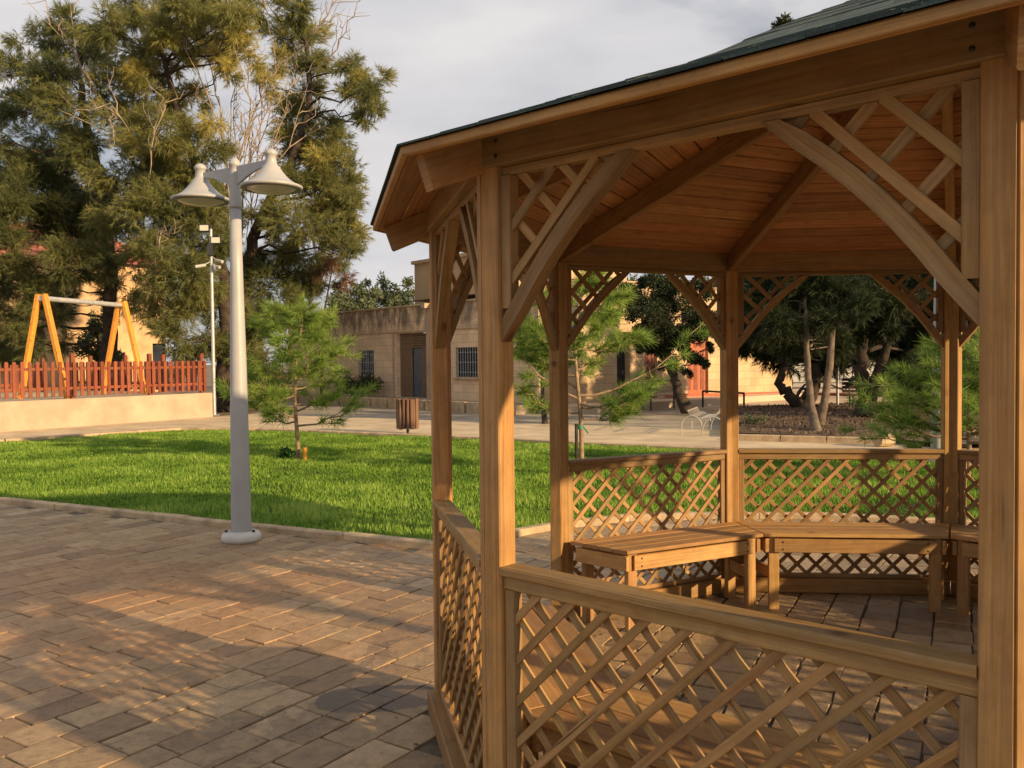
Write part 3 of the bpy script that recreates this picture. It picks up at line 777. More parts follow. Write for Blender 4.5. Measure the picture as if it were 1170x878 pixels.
# ================================================================== STREET LAMPS
def street_lamp(base, label, s=1.0):
    o = empty('street_lamp', base, label, 'street lamp', 'twin-headed grey street lamps')
    b = Vector(base)
    mb = MB(); n = 24
    # oval foot with a soft rim and two bolt pockets
    prof = [(.0, .0), (.165, .0), (.172, .025), (.168, .055), (.150, .078), (.118, .088), (.09, .09)]
    mb.lathe(prof, b, 36); mb.build('foot', M['whitebase'], o)
    for a in (R(200), R(-20), R(90)):
        mb = MB(); c = b + Vector((math.cos(a) * .125, math.sin(a) * .125, .083)); mb.lathe([(0, .018), (.013, .018), (.016, .0), (.016, -.01)], c, 6, smooth=False); mb.build('bolt', M['dark'], o)
    mb = MB(); mb.lathe([(.086, .06), (.083, .5), (.069, 1.55), (.054, 2.3), (.0455, 2.9), (.0, 2.9)], b, 40); mb.build('pole', M['lamp'], o)
    mb = MB(); mb.lathe([(0, 2.88), (.050, 2.88), (.052, 2.90), (.050, 2.93), (.042, 3.20), (.042, 3.24), (.050, 3.245), (.050, 3.265), (.040, 3.29), (.018, 3.31), (0, 3.312)], b, 32); mb.build('head_sleeve', M['lamp'], o)
    for (vx, vy, zt) in LAMP_ARMS:
        v = Vector((vx, vy, 0)); hc = b + v
        mb = MB(); u = v.normalized(); ln = v.length
        # tapering web arm, deep at the pole
        pts = []
        side_ = Vector((-u.y, u.x, 0))
        segs = 8; vs = []
        for i in range(segs + 1):
            f = i / segs; p = b + u * (.03 + (ln - .05) * f)
            zt_ = 3.235 + (zt) * f * 1.0; zl = 3.235 - .12 * (1 - f) ** 1.8 - .045 + zt * f
            for sg, z in ((1, zt_), (1, zl), (-1, zl), (-1, zt_)): vs.append(p + side_ * .013 * sg * (1 - .3 * f) + Z * z)
        fs = []
        for i in range(segs):
            for m_ in range(4): fs.append([i * 4 + m_, i * 4 + (m_ + 1) % 4, i * 4 + 4 + (m_ + 1) % 4, i * 4 + 4 + m_])
        fs += [[3, 2, 1, 0], [segs * 4 + m_ for m_ in range(4)]]
        mb.mesh_part(vs, fs, [[(0, 0)] * 4] * len(fs), .5); mb.build('arm', M['lamp'], o)
        z0 = zt + 3.235
        mb = MB(); mb.lathe([(.245, -.245), (.252, -.24), (.255, -.228), (.250, -.222), (.205, -.205), (.165, -.18), (.125, -.14), (.095, -.105), (.082, -.085), (.078, -.082), (.076, -.066), (.056, -.055), (.046, -.03), (.043, .03), (.053, .035), (.053, .05), (.042, .07), (.018, .085), (0, .087)], hc + Z * z0, 44)
        sh = mb.build('lamp_shade', M['lamp'], o)
        mb = MB(); mb.lathe([(.252, -.238), (.240, -.252), (.20, -.250), (.195, -.246)], hc + Z * z0, 44); mb.build('shade_rim', M['lampdark'], sh)
        mb = MB(); mb.lathe([(.198, -.247), (.15, -.268), (.08, -.282), (0, -.286)], hc + Z * z0, 44); mb.build('lens', M['lampglass'], sh)
    return o
LAMP_ARMS = [(-.38, .24, .0), (.39, -.28, .0)]
lb = ground(276, 618)
street_lamp((lb.x, lb.y, 0.0), 'tall pale grey street lamp with two bell shades, on the plaza beside the kerb')
l2 = at(1071, 500, 12.4)
street_lamp((l2.x, l2.y, 0.03), 'pale grey lamp column just showing beside the back right gazebo post')

# ================================================================== PLAYGROUND
wa = Vector((-8.6, 25.0, 0)); wb = Vector((-16.0, 13.7, 0)); wd = (wb - wa).normalized(); wl = (wb - wa).length
wn = Vector((wd.y, -wd.x, 0));  wn = wn if wn.y < 0 else -wn        # towards the camera side
wi = -wn
pg_c = [wa, wb, wb + wi * 9, wa + wi * 9]
mb = MB(); mb.board(wa + wi * .12 + Z * .34, wb + wi * .12 + Z * .34, .24, .72, ch=.02)
mb.board(wa + wi * .24 - wd * .0 + wd * .12 + Z * .34, wa + wd * .12 + wi * 9 + Z * .34, .24, .72, ch=.02)
wall = mb.build('retaining_wall', M['plaster']); tag(wall, 'low cream rendered retaining wall below the red playground fence', 'wall')
mb = MB(); mb.poly([(p.x, p.y, .665) for p in (wa + wi * .2 + wd * .2, wb + wi * .2, wb + wi * 9, wa + wi * 9 + wd * .2)]); tag(mb.build('playground_floor', M['path']), kind='structure')

def fence(a, b_, label, post_s, zb=.72, sp=.183, hgt=.86, w=.085):
    a = Vector(a); b_ = Vector(b_); d = (b_ - a).normalized(); ln = (b_ - a).length; n = Vector((d.y, -d.x, 0)); n = n if n.y < 0 else -n
    o = empty('picket_fence', (a.x, a.y, zb), label, 'fence', 'red picket fences round the playground')
    cnt = 0; s = .06
    while s < ln and cnt < 99:
        if True:
            mb = MB(); p = a + d * s + n * .035
            lean = random.uniform(-.006, .006)
            prof = [(-w / 2, 0), (w / 2, 0), (w / 2, hgt - .03), (w / 2 - .025, hgt), (-w / 2 + .025, hgt), (-w / 2, hgt - .03)]
            pts = [p + d * (x + lean * z) + Z * (zb + .04 + z * 1.0) + n * sd for sd in (-.011, .011) for x, z in prof]
            k_ = 6; fs = [list(range(5, -1, -1)), list(range(6, 12))] + [[i, (i + 1) % 6, 6 + (i + 1) % 6, 6 + i] for i in range(6)]
            u0 = random.random() * 20
            us = [[(u0 + prof[i % 6][1], prof[i % 6][0] + u0) for i in f] for f in fs]
            mb.mesh_part(pts, fs, us, random.random()); mb.build('picket', M['redfence'], o); cnt += 1
        s += sp
    for z in (.24, .72):
        mb = MB(); mb.board(a + Z * (zb + z), b_ + Z * (zb + z), .04, .07, ch=.004); mb.build('rail', M['redfence'], o)
    for s in post_s:
        if s > ln: continue
        p = a + d * s - n * .07
        mb = MB(); mb.board(p + Z * (zb - .02), p + Z * (zb + 1.10), .10, .10, up=n, ch=.008); mb.build('fence_post', M['redfence'], o)
    return o
fence(wa + wi * .12 + wd * .12, wb + wi * .12, 'red painted picket fence along the top of the cream wall', [.1, 1.75, 3.9, 6.0, 8.2, 10.4, 12.6])
bk0 = wa + wi * 3.3 + wd * .2; 
fence(wa + wi * 7.6 + wd * .6, wb + wi * 7.6, 'darker red picket fence behind the swing, on the far side of the playground', [.1, 1.8, 3.9, 6.0, 8.2, 10.4, 12.6], zb=.665, hgt=.85)
fence(wa + wd * .12 + wi * .3, wa + wd * .12 + wi * 7.6, 'short return of red picket fence at the right end of the playground', [1.9, 3.8, 5.7, 7.5])

# swing frame
t0 = at(47.5, 341, 22.6); t1 = at(139, 349, 25.6)
zf = .665
sw = empty('swing_frame', (t0.x, t0.y, zf), 'yellow timber swing frame with grey crossbar, no swings hung, in the playground', 'swing frame')
bd = (t1 - t0); bdh = Vector((bd.x, bd.y, 0)).normalized(); px_ = Vector((bdh.y, -bdh.x, 0))
for tp in (t0, t1):
    for sg in (-1, 1):
        top = Vector((tp.x, tp.y, tp.z + .10)) + px_ * sg * .09; bot = Vector((tp.x, tp.y, zf)) + px_ * sg * .72
        mb = MB(); mb.board(bot, top, .12, .14, up=bdh, ch=.014); lg = mb.build('leg', M['swing'], sw)
        for q in (.02, .10):
            mb = MB(); c = top.lerp(bot, q / 2.6 + .02); mb.lathe([(0, .07), (.015, .07), (.015, -.07), (0, -.07)], c, 8, axis=Vector((0, -1, 0))); mb.build('bolt', M['dark'], lg)
mb = MB(); mb.tube([Vector((t0.x, t0.y, t0.z)) - bdh * .05, Vector((t1.x, t1.y, t1.z)) + bdh * .05], .068, 14); mb.build('crossbar', M['galv'], sw)

# camera and floodlight mast
mp_ = at(245, 478, 25.75); mp_.z = 0; mtop = at(241, 262, mp_.y)
ms = empty('camera_mast', mp_, 'slim galvanised mast with floodlights and security cameras at the end of the cream wall', 'mast')
ht = mtop.z
mb = MB(); mb.tube([mp_, mp_ + Z * ht * .45, mp_ + Z * ht], [.055, .05, .042], 12); mb.build('pole', M['galv'], ms)
mb = MB(); mb.box(mp_ + Z * .01, (.24, .24, .02)); mb.build('base_plate', M['galv'], ms)
def bx(name, c, size, rot, mat, par, tilt=0):
    mb = MB(); mb.box(c, size, rot, ch=min(size) * .12); return mb.build(name, mat, par)
tp = mp_ + Z * ht
mb = MB(); mb.tube([tp - Z * .35 , tp + Z * .12], .02, 8); mb.build('top_tube', M['dark'], ms)
for (dx, dz) in ((-.16, .02), (.17, -.34)):
    f = bx('floodlight', tp + Vector((dx, -.06, dz)), (.30, .09, .22), 0, M['dark'], ms)
    bx('light_panel', tp + Vector((dx, -.113, dz)), (.25, .012, .16), 0, M['lampglass'], f)
bx('junction_box', tp + Vector((.0, -.08, -.62)), (.16, .12, .34), .2, M['dark'], ms)
for (dx, dz, r_) in ((-.26, -1.06, .5), (.24, -.92, -.5), (.10, -1.08, -.1)):
    c = tp + Vector((dx * .6, -.05, dz)); v = Vector((math.copysign(1, dx) * .8, -.5, -.2)).normalized()
    mb = MB(); mb.tube([c, c + v * .30], [.05, .05], 12); q = mb.build('camera_body', M['whitemetal'], ms)
    mb = MB(); mb.tube([tp + Vector((0, 0, dz + .12)), c + v * .08], .018, 6); mb.build('bracket', M['whitemetal'], q)
mb = MB(); mb.lathe([(0, -.09), (.06, -.07), (.075, -.01), (.075, .06), (0, .07)], tp + Vector((.16, -.1, -1.15)), 16); mb.build('dome_camera', M['whitemetal'], ms)

# litter bin of half logs on a post
bp = ground(466, 496); bb = empty('litter_bin', bp, 'round litter bin clad in rough upright half logs on a short post by the path', 'litter bin')
bz = at(466, 490, bp.y).z; bt = at(466, 456, bp.y).z; br_ = 11.8 * bp.y / F
mb = MB()
for i in range(17):
    a = 2 * math.pi * (i + random.uniform(-.15, .15)) / 17; c = bp + Vector((math.cos(a), math.sin(a), 0)) * br_ * .93
    w_ = random.uniform(-.01, .01)
    mb.tube([c + Z * (bz + w_), c + Z * (bz + bt) / 2 + Vector((random.uniform(-.006, .006),) * 2 + (0,)), c + Z * (bt + w_)], [.032 + random.uniform(-.006, .006), .037 + random.uniform(-.006, .006), .033 + random.uniform(-.006, .006)], 7, t=random.random())
mb.build('log_cladding', M['log'], bb)
mb = MB(); mb.lathe([(br_ * .84, bz + .01), (br_ * .86, bt - .02), (br_ * .80, bt - .02), (br_ * .78, bz + .04), (0, bz + .04)], bp, 24); mb.build('liner', M['dark'], bb)
mb = MB(); mb.tube([bp, bp + Z * (bz + .03)], .03, 10); mb.build('stand', M['dark'], bb)

# ================================================================== BUILDINGS
def walls(mb, p0, p1, z0, z1, holes=(), depth=.22, inner=None):
    """front skin of a wall from p0 to p1 with real reveals; holes = (s0,s1,za,zb)"""
    p0 = Vector(p0); p1 = Vector(p1); d = (p1 - p0).normalized(); ln = (p1 - p0).length; n = inner
    ss = sorted({0, ln} | {h[0] for h in holes} | {h[1] for h in holes}); zs = sorted({z0, z1} | {h[2] for h in holes} | {h[3] for h in holes})
    P = lambda s, z, q=0: p0 + d * s + Z * z + n * q
    for a, b_ in zip(ss, ss[1:]):
        for c, e in zip(zs, zs[1:]):
            if any(h[0] <= a and b_ <= h[1] and h[2] <= c and e <= h[3] for h in holes): continue
            mb.poly([P(a, c), P(b_, c), P(b_, e), P(a, e)], [(a, c), (b_, c), (b_, e), (a, e)])
    for (a, b_, c, e) in holes:
        for q in ([P(a, c), P(a, e), P(a, e, depth), P(a, c, depth)], [P(b_, e), P(b_, c), P(b_, c, depth), P(b_, e, depth)], [P(a, e), P(b_, e), P(b_, e, depth), P(a, e, depth)], [P(b_, c), P(a, c), P(a, c, depth), P(b_, c, depth)]):
            mb.poly(q, [(0, c), (0, e), (depth, e), (depth, c)])
dA = Vector((-.656, .755, 0)); dB = Vector((.77, .63, 0)); dB.normalize(); dA.normalize()
iA = Vector((.755, .656, 0)); iB = Vector((-.63, .77, 0)).normalized()
CO = Vector((.776, 25.24, 0))
def sA(px):   # distance along wall A for a pixel column
    k = (px - 585 + 0.0) / F; return (CO.x - k * CO.y) / (k * dA.y - dA.x)
def sB(px):
    k = (px - 585) / F; return (k * CO.y - CO.x) / (dB.x - k * dB.y)
ZA0 = .28
club = empty('club_building', CO, 'long single-storey limestone block building with stained parapet and a brown louvred doorway', 'building')
HA = 3.42; HB = 3.95
win = [(sA(427.5), sA(410), 1.05, 1.96), (sA(546), sA(521), 1.02, 1.97)]
door = (sA(489.5), sA(453.5), ZA0, 2.52)
LA = sA(330); LB = sB(905)
mb = MB(); walls(mb, CO, CO + dA * LA, -.05, HA, win + [door], .2, iA); mb.build('front_wall', M['stone'], club)
dB1 = (sB(705), sB(720), .25, 2.1 + .3); dB2 = (sB(737), sB(751), .25, 2.55); dB3 = (sB(785.5), sB(809.5), .28, 2.62)
mb = MB(); walls(mb, CO, CO + dB * LB, -.05, HB, [dB1, dB2, dB3], .25, iB); mb.build('side_wall', M['stone2'], club)
mb = MB()
EB = CO + dB * LB; EA = CO + dA * LA
walls(mb, EB, EB + iB * 7, -.05, HB, (), .2, -dB); walls(mb, EA, EA + iA * 7, -.05, HA, (), .2, -dA)
walls(mb, CO + iA * .25, CO + dA * LA + iA * .25, HA - .35, HA, (), .2, iA)
mb.build('end_wall', M['stone'], club)
mb = MB(); rz = HA - .35; mb.poly([CO + Z * rz, EA + Z * rz, EA + iA * 8 + Z * rz, CO + iA * 8 + iB * 6 + Z * rz]); rz = HB - .3
mb.poly([CO + Z * rz, EB + Z * rz, EB + iB * 7 + Z * rz, CO + iB * 7 + Z * rz]); mb.build('roof', M['plaster'], club)
# parapet copings
mb = MB(); mb.board(CO - iA * .03 + iA * .1 + Z * (HA + .03), EA + iA * .07 + Z * (HA + .03), .30, .06, ch=.01)
mb.build('coping', M['kerb'], club)
mb = MB(); mb.board(CO + iB * .09 + Z * (HB + .03), EB + iB * .09 + Z * (HB + .03), .30, .06, ch=.01); mb.build('coping', M['kerb'], club)
# string course
for (s0_, s1_) in ((.02, LA),):
    mb = MB(); mb.board(CO + dA * s0_ - iA * .015 + Z * 2.57, CO + dA * s1_ - iA * .015 + Z * 2.57, .04, .05, ch=.006); mb.build('string_course', M['kerb'], club)
# pilaster strips beside the door, drain pipe
for s_ in (sA(491.5),): 
    mb = MB(); p = CO + dA * s_ - iA * .05; mb.board(p + Z * .0, p + Z * (HA + .0), .16, .1, up=iA, ch=.01); mb.build('pilaster', M['plaster'], club)
mb = MB(); p = CO + dA * sA(450.8) - iA * .04; mb.tube([p + Z * .0, p + Z * 2.54], .035, 8); mb.build('drain_pipe', M['plaster'], club)
mb = MB(); p = CO + dA * sA(492) - iA * .18 + Z * (HA - .03); mb.box(p, (.22, .22, .16), math.atan2(dA.y, dA.x)); mb.build('water_spout', M['kerb'], club)
for h in win:
    mb = MB(); q = CO + iA * .16; mb.poly([q + dA * h[0] + Z * h[2], q + dA * h[1] + Z * h[2], q + dA * h[1] + Z * h[3], q + dA * h[0] + Z * h[3]])
    w_ = mb.build('window', M['glass'], club)
    mb = MB(); q = CO + iA * .13; f = .04
    for (a1, b1) in (((h[0], h[2]), (h[0], h[3])), ((h[1], h[2]), (h[1], h[3])), ((h[0], h[2]), (h[1], h[2])), ((h[0], h[3]), (h[1], h[3])), (((h[0] + h[1]) / 2, h[2]), ((h[0] + h[1]) / 2, h[3]))):
        mb.board(q + dA * a1[0] + Z * a1[1], q + dA * b1[0] + Z * b1[1], .05, .05, up=iA, ch=.003)
    mb.build('frame', M['dark'], w_)
    mb = MB(); q = CO - iA * .04; nb = 9
    for i in range(nb): s_ = h[0] + (h[1] - h[0]) * (i + .5) / nb; mb.tube([q + dA * s_ + Z * (h[2] - .02), q + dA * s_ + Z * (h[3] + .02)], .009, 5)
    for i in range(3): z_ = h[2] + (h[3] - h[2]) * (i + .5) / 3; mb.tube([q + dA * (h[0] - .03) + Z * z_, q + dA * (h[1] + .03) + Z * z_], .009, 5)
    mb.build('grille', M['galv'], w_)
    mb = MB(); mb.board(CO - iA * .04 + dA * (h[0] - .06) + Z * (h[2] - .05), CO - iA * .04 + dA * (h[1] + .06) + Z * (h[2] - .05), .14, .07, ch=.008); mb.build('sill', M['kerb'], w_)
# louvred door screen with open leaf
q = CO + iA * .17; h = door; o0 = sA(478.5); o1 = sA(468)
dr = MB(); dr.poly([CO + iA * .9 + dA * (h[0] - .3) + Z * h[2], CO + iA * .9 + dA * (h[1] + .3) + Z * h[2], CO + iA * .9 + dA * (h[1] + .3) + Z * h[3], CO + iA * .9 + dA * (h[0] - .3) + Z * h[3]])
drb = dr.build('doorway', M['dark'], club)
mb = MB(); s_ = h[0]
while s_ < h[1] - .02:
    if not (o0 - .04 < s_ < o1): mb.board(q + dA * (s_ + .04) + Z * h[2], q + dA * (s_ + .04) + Z * 2.00, .075, .03, up=iA, ch=.006)
    s_ += .085
z_ = 2.04
while z_ < h[3]:
    mb.board(q + dA * h[0] + Z * z_, q + dA * h[1] + Z * z_, .03, .07, ch=.006); z_ += .085
mb.build('louvred_screen', M['brown'], drb)
mb = MB(); mb.board(q + iA * .03 + dA * ((o0 + o1) / 2) + Z * h[2], q + iA * .03 + dA * ((o0 + o1) / 2) + Z * 1.98, o1 - o0, .03, up=iA, ch=.003); mb.build('door_leaf', plain('blue_grey_door', (.10, .12, .14), .4), drb)
# doors of the sunlit wing
def panel_door(h, o, dd, ii, mat, name='door', panels=True):
    q = o + ii * .13; mb = MB(); w_ = h[1] - h[0]
    mb.board(q + dd * (h[0] + w_ / 2) + Z * h[2], q + dd * (h[0] + w_ / 2) + Z * h[3], w_, .05, up=ii, ch=.004); dd_ = mb.build(name, mat, club)
    mb = MB()
    for i in range(3):
        for j, (z0_, z1_) in enumerate(((.08, .45), (.5, .66), (.7, .94))):
            H = h[3] - h[2]; s_ = h[0] + w_ * (.18 + .32 * i)
            mb.board(q - ii * .03 + dd * s_ + Z * (h[2] + H * z0_), q - ii * .03 + dd * s_ + Z * (h[2] + H * z1_), w_ * .17, .02, up=ii, ch=.004)
    if panels: mb.build('door_panels', plain(name + '_recess', (.22, .06, .03), .6), dd_)
    mb = MB(); mb.tube([q - ii * .06 + dd * (h[1] - w_ * .12) + Z * (h[2] + 1.0), q - ii * .06 + dd * (h[1] - w_ * .12) + Z * (h[2] + 1.15)], .015, 6); mb.build('handle', M['dark'], dd_)
panel_door(dB3, CO, dB, iB, M['reddoor']); panel_door(dB2, CO, dB, iB, plain('dull_red_door_paint', (.20, .07, .04), .5))
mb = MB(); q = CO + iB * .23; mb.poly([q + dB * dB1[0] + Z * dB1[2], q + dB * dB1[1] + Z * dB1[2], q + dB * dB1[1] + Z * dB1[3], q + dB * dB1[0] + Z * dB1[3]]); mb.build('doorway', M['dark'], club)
mb = MB(); mb.board(CO + dB * sB(760) - iB * .012 + Z * .32, EB - iB * .012 + Z * .20, .03, .09, ch=.004); mb.build('red_skirting', M['redpaint'], club)
# little louvre vent low on the shaded wall
mb = MB(); sv = sA(611)
for i in range(6): mb.board(CO + dA * sv - iA * .03 + Z * (.62 + i * .09), CO + dA * (sv + .5) - iA * .03 + Z * (.62 + i * .09), .05, .03, ch=.004)
mb.build('vent_louvre', M['plaster'], club)
# upper storey set back on the roof
C1 = Vector((-.99, 28.97, 0)); U1 = C1 + dA * 3.85; HU = 5.05
mb = MB(); walls(mb, C1, U1, HA - .4, HU, (), .2, iA); walls(mb, C1, C1 + dB * 7.0, HA - .4, HU, (), .2, iB); walls(mb, U1, U1 + iA * 5, HA - .4, HU, (), .2, -dA)
walls(mb, C1 + dB * 7, C1 + dB * 7 + iB * 4, HA - .4, HU, (), .2, -dB)
mb.poly([C1 + Z * HU, C1 + dB * 7 + Z * HU, C1 + dB * 7 + iB * 4 + Z * HU, U1 + iA * 5 + Z * HU, U1 + Z * HU])
up_ = mb.build('upper_storey', plain('tan_render', (.50, .36, .22), .85, 0, .12, 1.1, .3), club)
mb = MB(); mb.board(C1 + Z * (HU + .06), U1 + Z * (HU + .06), .3, .12, ch=.01); mb.board(C1 + Z * (HU + .06), C1 + dB * 7 + Z * (HU + .06), .3, .119, ch=.01); mb.build('coping', M['kerb'], up_)
# raised footway and planter edge in front of the building
mb = MB(); a_ = CO - iA * .0 - dA * 0; w1 = 1.25
p0 = CO - iA * w1; p1 = EA - iA * w1
mb.board(CO - iA * w1 / 2 + Z * .12, EA - iA * w1 / 2 + Z * .12, w1 - .04, .28, ch=.01); 
tag(mb.build('raised_footway', plain('grey_concrete', (.25, .2, .15), .9, 0, .3, 3, .5)), kind='structure')
mb = MB(); s_ = -.3
while s_ < LA:
    mb.board(p0 + dA * s_ + Z * .15, p0 + dA * (s_ + .95) + Z * .15, .18, .36, ch=.02); s_ += 1.05
tag(mb.build('kerb', M['kerb']), kind='structure')
mb = MB(); mb.board(CO - iB * .5 + Z * .10, EB - iB * .5 + Z * .10, 1.0, .24, ch=.01); tag(mb.build('footway', M['pale']), kind='structure')

# warm stone house behind the playground
h0 = at(-60, 430, 39); h1 = at(190, 430, 46)
h0.z = h1.z = 0; hd = (h1 - h0).normalized(); hi = Vector((-hd.y, hd.x, 0))
if hi.y < 0: hi = -hi
house = empty('stone_house', h0, 'warm sunlit stone house with red tiled roof glimpsed behind the dark trees', 'house')
hl = (h1 - h0).length; HH = 6.6
def bigwalls(L0, holes):
    mb = MB(); walls(mb, h0, h1, 0, HH, holes, .3, hi); walls(mb, h1, h1 + hi * 8, 0, HH, (), .3, -hd); return mb
hw = [(hl * .93, hl * .93 + .7, 1.3, 2.6), (hl * .22, hl * .22 + .9, 1.3, 2.9), (hl * .42, hl * .42 + .8, 4.3, 5.6)]
bigwalls(hl, hw).build('wall', plain('golden_stone', (.56, .36, .19), .9, 0, .3, .8, .5), house)
for h in hw:
    mb = MB(); q = h0 + hi * .25; mb.poly([q + hd * h[0] + Z * h[2], q + hd * h[1] + Z * h[2], q + hd * h[1] + Z * h[3], q + hd * h[0] + Z * h[3]]); mb.build('window', M['glass'], house)
mb = MB(); e0 = h0 - hi * .4; e1 = h1 - hi * .4 + hd * .4
mb.poly([e0 + Z * HH, e1 + Z * HH, h1 + hi * 4 - hd * 2 + Z * (HH + 2.2), h0 + hi * 4 + Z * (HH + 2.2)]); mb.poly([e1 + Z * HH, h1 + hi * 8.4 + hd * .4 + Z * HH, h1 + hi * 4 - hd * 2 + Z * (HH + 2.2)])
mb.poly([h1 + hi * 8.4 + hd * .4 + Z * HH, h0 + hi * 8.4 + Z * HH, h0 + hi * 4 + Z * (HH + 2.2), h1 + hi * 4 - hd * 2 + Z * (HH + 2.2)])
mb.build('roof', M['tilesred'], house)

# far right: pale yard wall, long low building, van
f0 = at(880, 440, 52); f1 = at(1300, 440, 46); f0.z = f1.z = 0
mb = MB(); mb.board(f0 + Z * .55, f1 + Z * .55, .25, 1.1, ch=.02); tag(mb.build('yard_wall', plain('grey_green_wall', (.22, .24, .17), .9, 0, .15, .6)), 'low grey yard wall far beyond the right hand trees', 'wall')
fd = (f1 - f0).normalized(); fi = Vector((-fd.y, fd.x, 0)); g0 = f0 + fi * 9 - fd * 3; g1 = f1 + fi * 9
far = empty('far_building', g0, 'pale flat building with dark windows far off under the tree canopy', 'building')
fh = [(2 + i * 3.2, 3.6 + i * 3.2, 1.3, 2.7) for i in range(5)]
mb = MB(); walls(mb, g0, g1, 0, 4.6, fh, .25, fi); walls(mb, g0, g0 + fi * 6, 0, 4.6, (), .2, fd); mb.poly([g0 + Z * 4.6, g1 + Z * 4.6, g1 + fi * 6 + Z * 4.6, g0 + fi * 6 + Z * 4.6]); mb.build('wall', plain('pale_render', (.55, .5, .42), .85), far)
for h in fh:
    mb = MB(); q = g0 + fi * .2; mb.poly([q + fd * h[0] + Z * h[2], q + fd * h[1] + Z * h[2], q + fd * h[1] + Z * h[3], q + fd * h[0] + Z * h[3]]); mb.build('window', M['glass'], far)
mb = MB(); a_ = at(905, 452, 36); b2 = at(1010, 452, 33.0); a_.z = b2.z = .06; mb.board(a_, b2, .25, .12, ch=.01); tag(mb.build('red_kerb', M['redpaint']), kind='structure')
# van
vb = at(935, 444, 43); vb.z = .0
van = empty('parked_van', vb, 'white van parked beyond the right hand trees, seen between the trunks', 'van')
vd = Vector((.97, -.24, 0)).normalized(); vn = Vector((-vd.y, vd.x, 0))
prof = [(-2.4, .35), (2.35, .35), (2.5, .6), (2.45, 1.05), (1.75, 1.22), (1.15, 1.95), (.9, 2.05), (-2.35, 2.05), (-2.45, 1.9)]
mb = MB(); pts = [vb + vd * x + vn * y + Z * z for y in (-.9, .9) for x, z in prof]; nn_ = len(prof)
fs = [list(range(nn_)), list(range(2 * nn_ - 1, nn_ - 1, -1))] + [[i, nn_ + i, nn_ + (i + 1) % nn_, (i + 1) % nn_] for i in range(nn_)]
mb.mesh_part(pts, fs, [[(0, 0)] * len(f) for f in fs], .5); vbod = mb.build('body', M['vanwhite'], van)
for x0, x1, top in ((.55, 1.35, 1.8), (-.6, .4, 1.85), (-2.2, -.75, 1.85)):
    mb = MB(); y = -.906; mb.poly([vb + vd * x + vn * y + Z * z for x, z in ((x0, 1.25), (x1 if x0 < .5 else 1.62, 1.25), (x1 if x0 < .5 else 1.2, top), (x0, top))]); mb.build('side_window', M['glass'], van)
for x in (-1.55, 1.6):
    for y in (-.82, .82):
        mb = MB(); c = vb + vd * x + vn * y + Z * .33; mb.lathe([(0, .1), (.2, .1), (.31, .09), (.33, .0), (.31, -.09), (.2, -.1), (0, -.1)], c, 20, axis=vn); w_ = mb.build('wheel', M['rubber'], van)
        mb = MB(); mb.lathe([(0, .115), (.17, .112), (.18, .10)], c, 16, axis=vn * (1 if y > 0 else -1)); mb.build('rim', M['galv'], w_)

# planter bed right, with stone edge
bed = [ground(828, 500), ground(1012, 507), ground(1090, 515), ground(1200, 512), ground(1200, 462), ground(1000, 463), ground(838, 468), ground(826, 478)]
mb = MB(); mb.poly([(p.x, p.y, .10) for p in bed]); tag(mb.build('planting_bed_soil', M['dirt']), kind='structure')
mb = MB(); rr = random.Random(5)
for i in range(60):   # uneven mounds of litter
    pass
e0 = ground(842, 503.5); e1 = ground(1003, 508); ln = (e1 - e0).length; dd = (e1 - e0).normalized(); s_ = 0
while s_ < ln:
    mb.board(e0 + dd * s_ + Z * .055, e0 + dd * min(s_ + .78, ln) + Z * (.055 + rr.uniform(-.005, .005)), .12, .13, ch=.015); s_ += .8
tag(mb.build('bed_edging', M['kerb']), kind='structure')
mb = MB(); c_ = at(1010, 508, e1.y - .4); c_.z = .12; mb.box(c_, (.30, .22, .2), .4, ch=.05); tag(mb.build('stone_block', M['kerb']), 'rough pale stone block at the right end of the planting bed edging', 'stone block')

rb_ = np.random.default_rng(31); n_ = 9000
bx_ = rb_.uniform(3.8, 13, n_); by_ = rb_.uniform(15.2, 28, n_); a_ = rb_.uniform(0, 6.28, n_); s_ = rb_.uniform(.01, .035, n_); zt_ = .10 + rb_.uniform(0, .03, n_)
pin = np.array([inside([(p.x, p.y) for p in bed], x, y) for x, y in zip(bx_, by_)]); bx_, by_, a_, s_, zt_ = [q[pin] for q in (bx_, by_, a_, s_, zt_)]
Vb = np.zeros((len(bx_), 3, 3)); Vb[:, 0] = np.c_[bx_ - np.cos(a_) * s_, by_ - np.sin(a_) * s_, zt_]; Vb[:, 1] = np.c_[bx_ + np.cos(a_) * s_, by_ + np.sin(a_) * s_, np.full(len(bx_), .102)]; Vb[:, 2] = np.c_[bx_ + np.sin(a_) * s_ * .6, by_ - np.cos(a_) * s_ * .6, zt_ + rb_.uniform(0, .05, len(bx_))]
tag(tri_mesh('fallen_needles', Vb.reshape(-1, 3), rb_.uniform(0, 1, len(bx_)), foliage_mat('litter_brown', (.07, .045, .028), (.11, .072, .045), (.17, .115, .07), .1), None), 'brown fallen needles and litter over the planting bed', 'litter', kind='stuff')
# handrail by the red door
q0 = at(803, 447, 27.5); q1 = at(850, 447, 25.5); hr = empty('handrail', Vector((q0.x, q0.y, 0)), 'thin rusty tubular handrail in front of the red panelled door', 'handrail')
mb = MB(); mb.tube([Vector((q0.x, q0.y, q0.z)), Vector((q1.x, q1.y, q0.z))], .03, 8); mb.build('top_bar', M['bark'], hr)
for q in (q0, q0.lerp(q1, .5), q1): mb = MB(); mb.tube([Vector((q.x, q.y, 0)), Vector((q.x, q.y, q0.z))], .03, 8); mb.build('upright', M['bark'], hr)

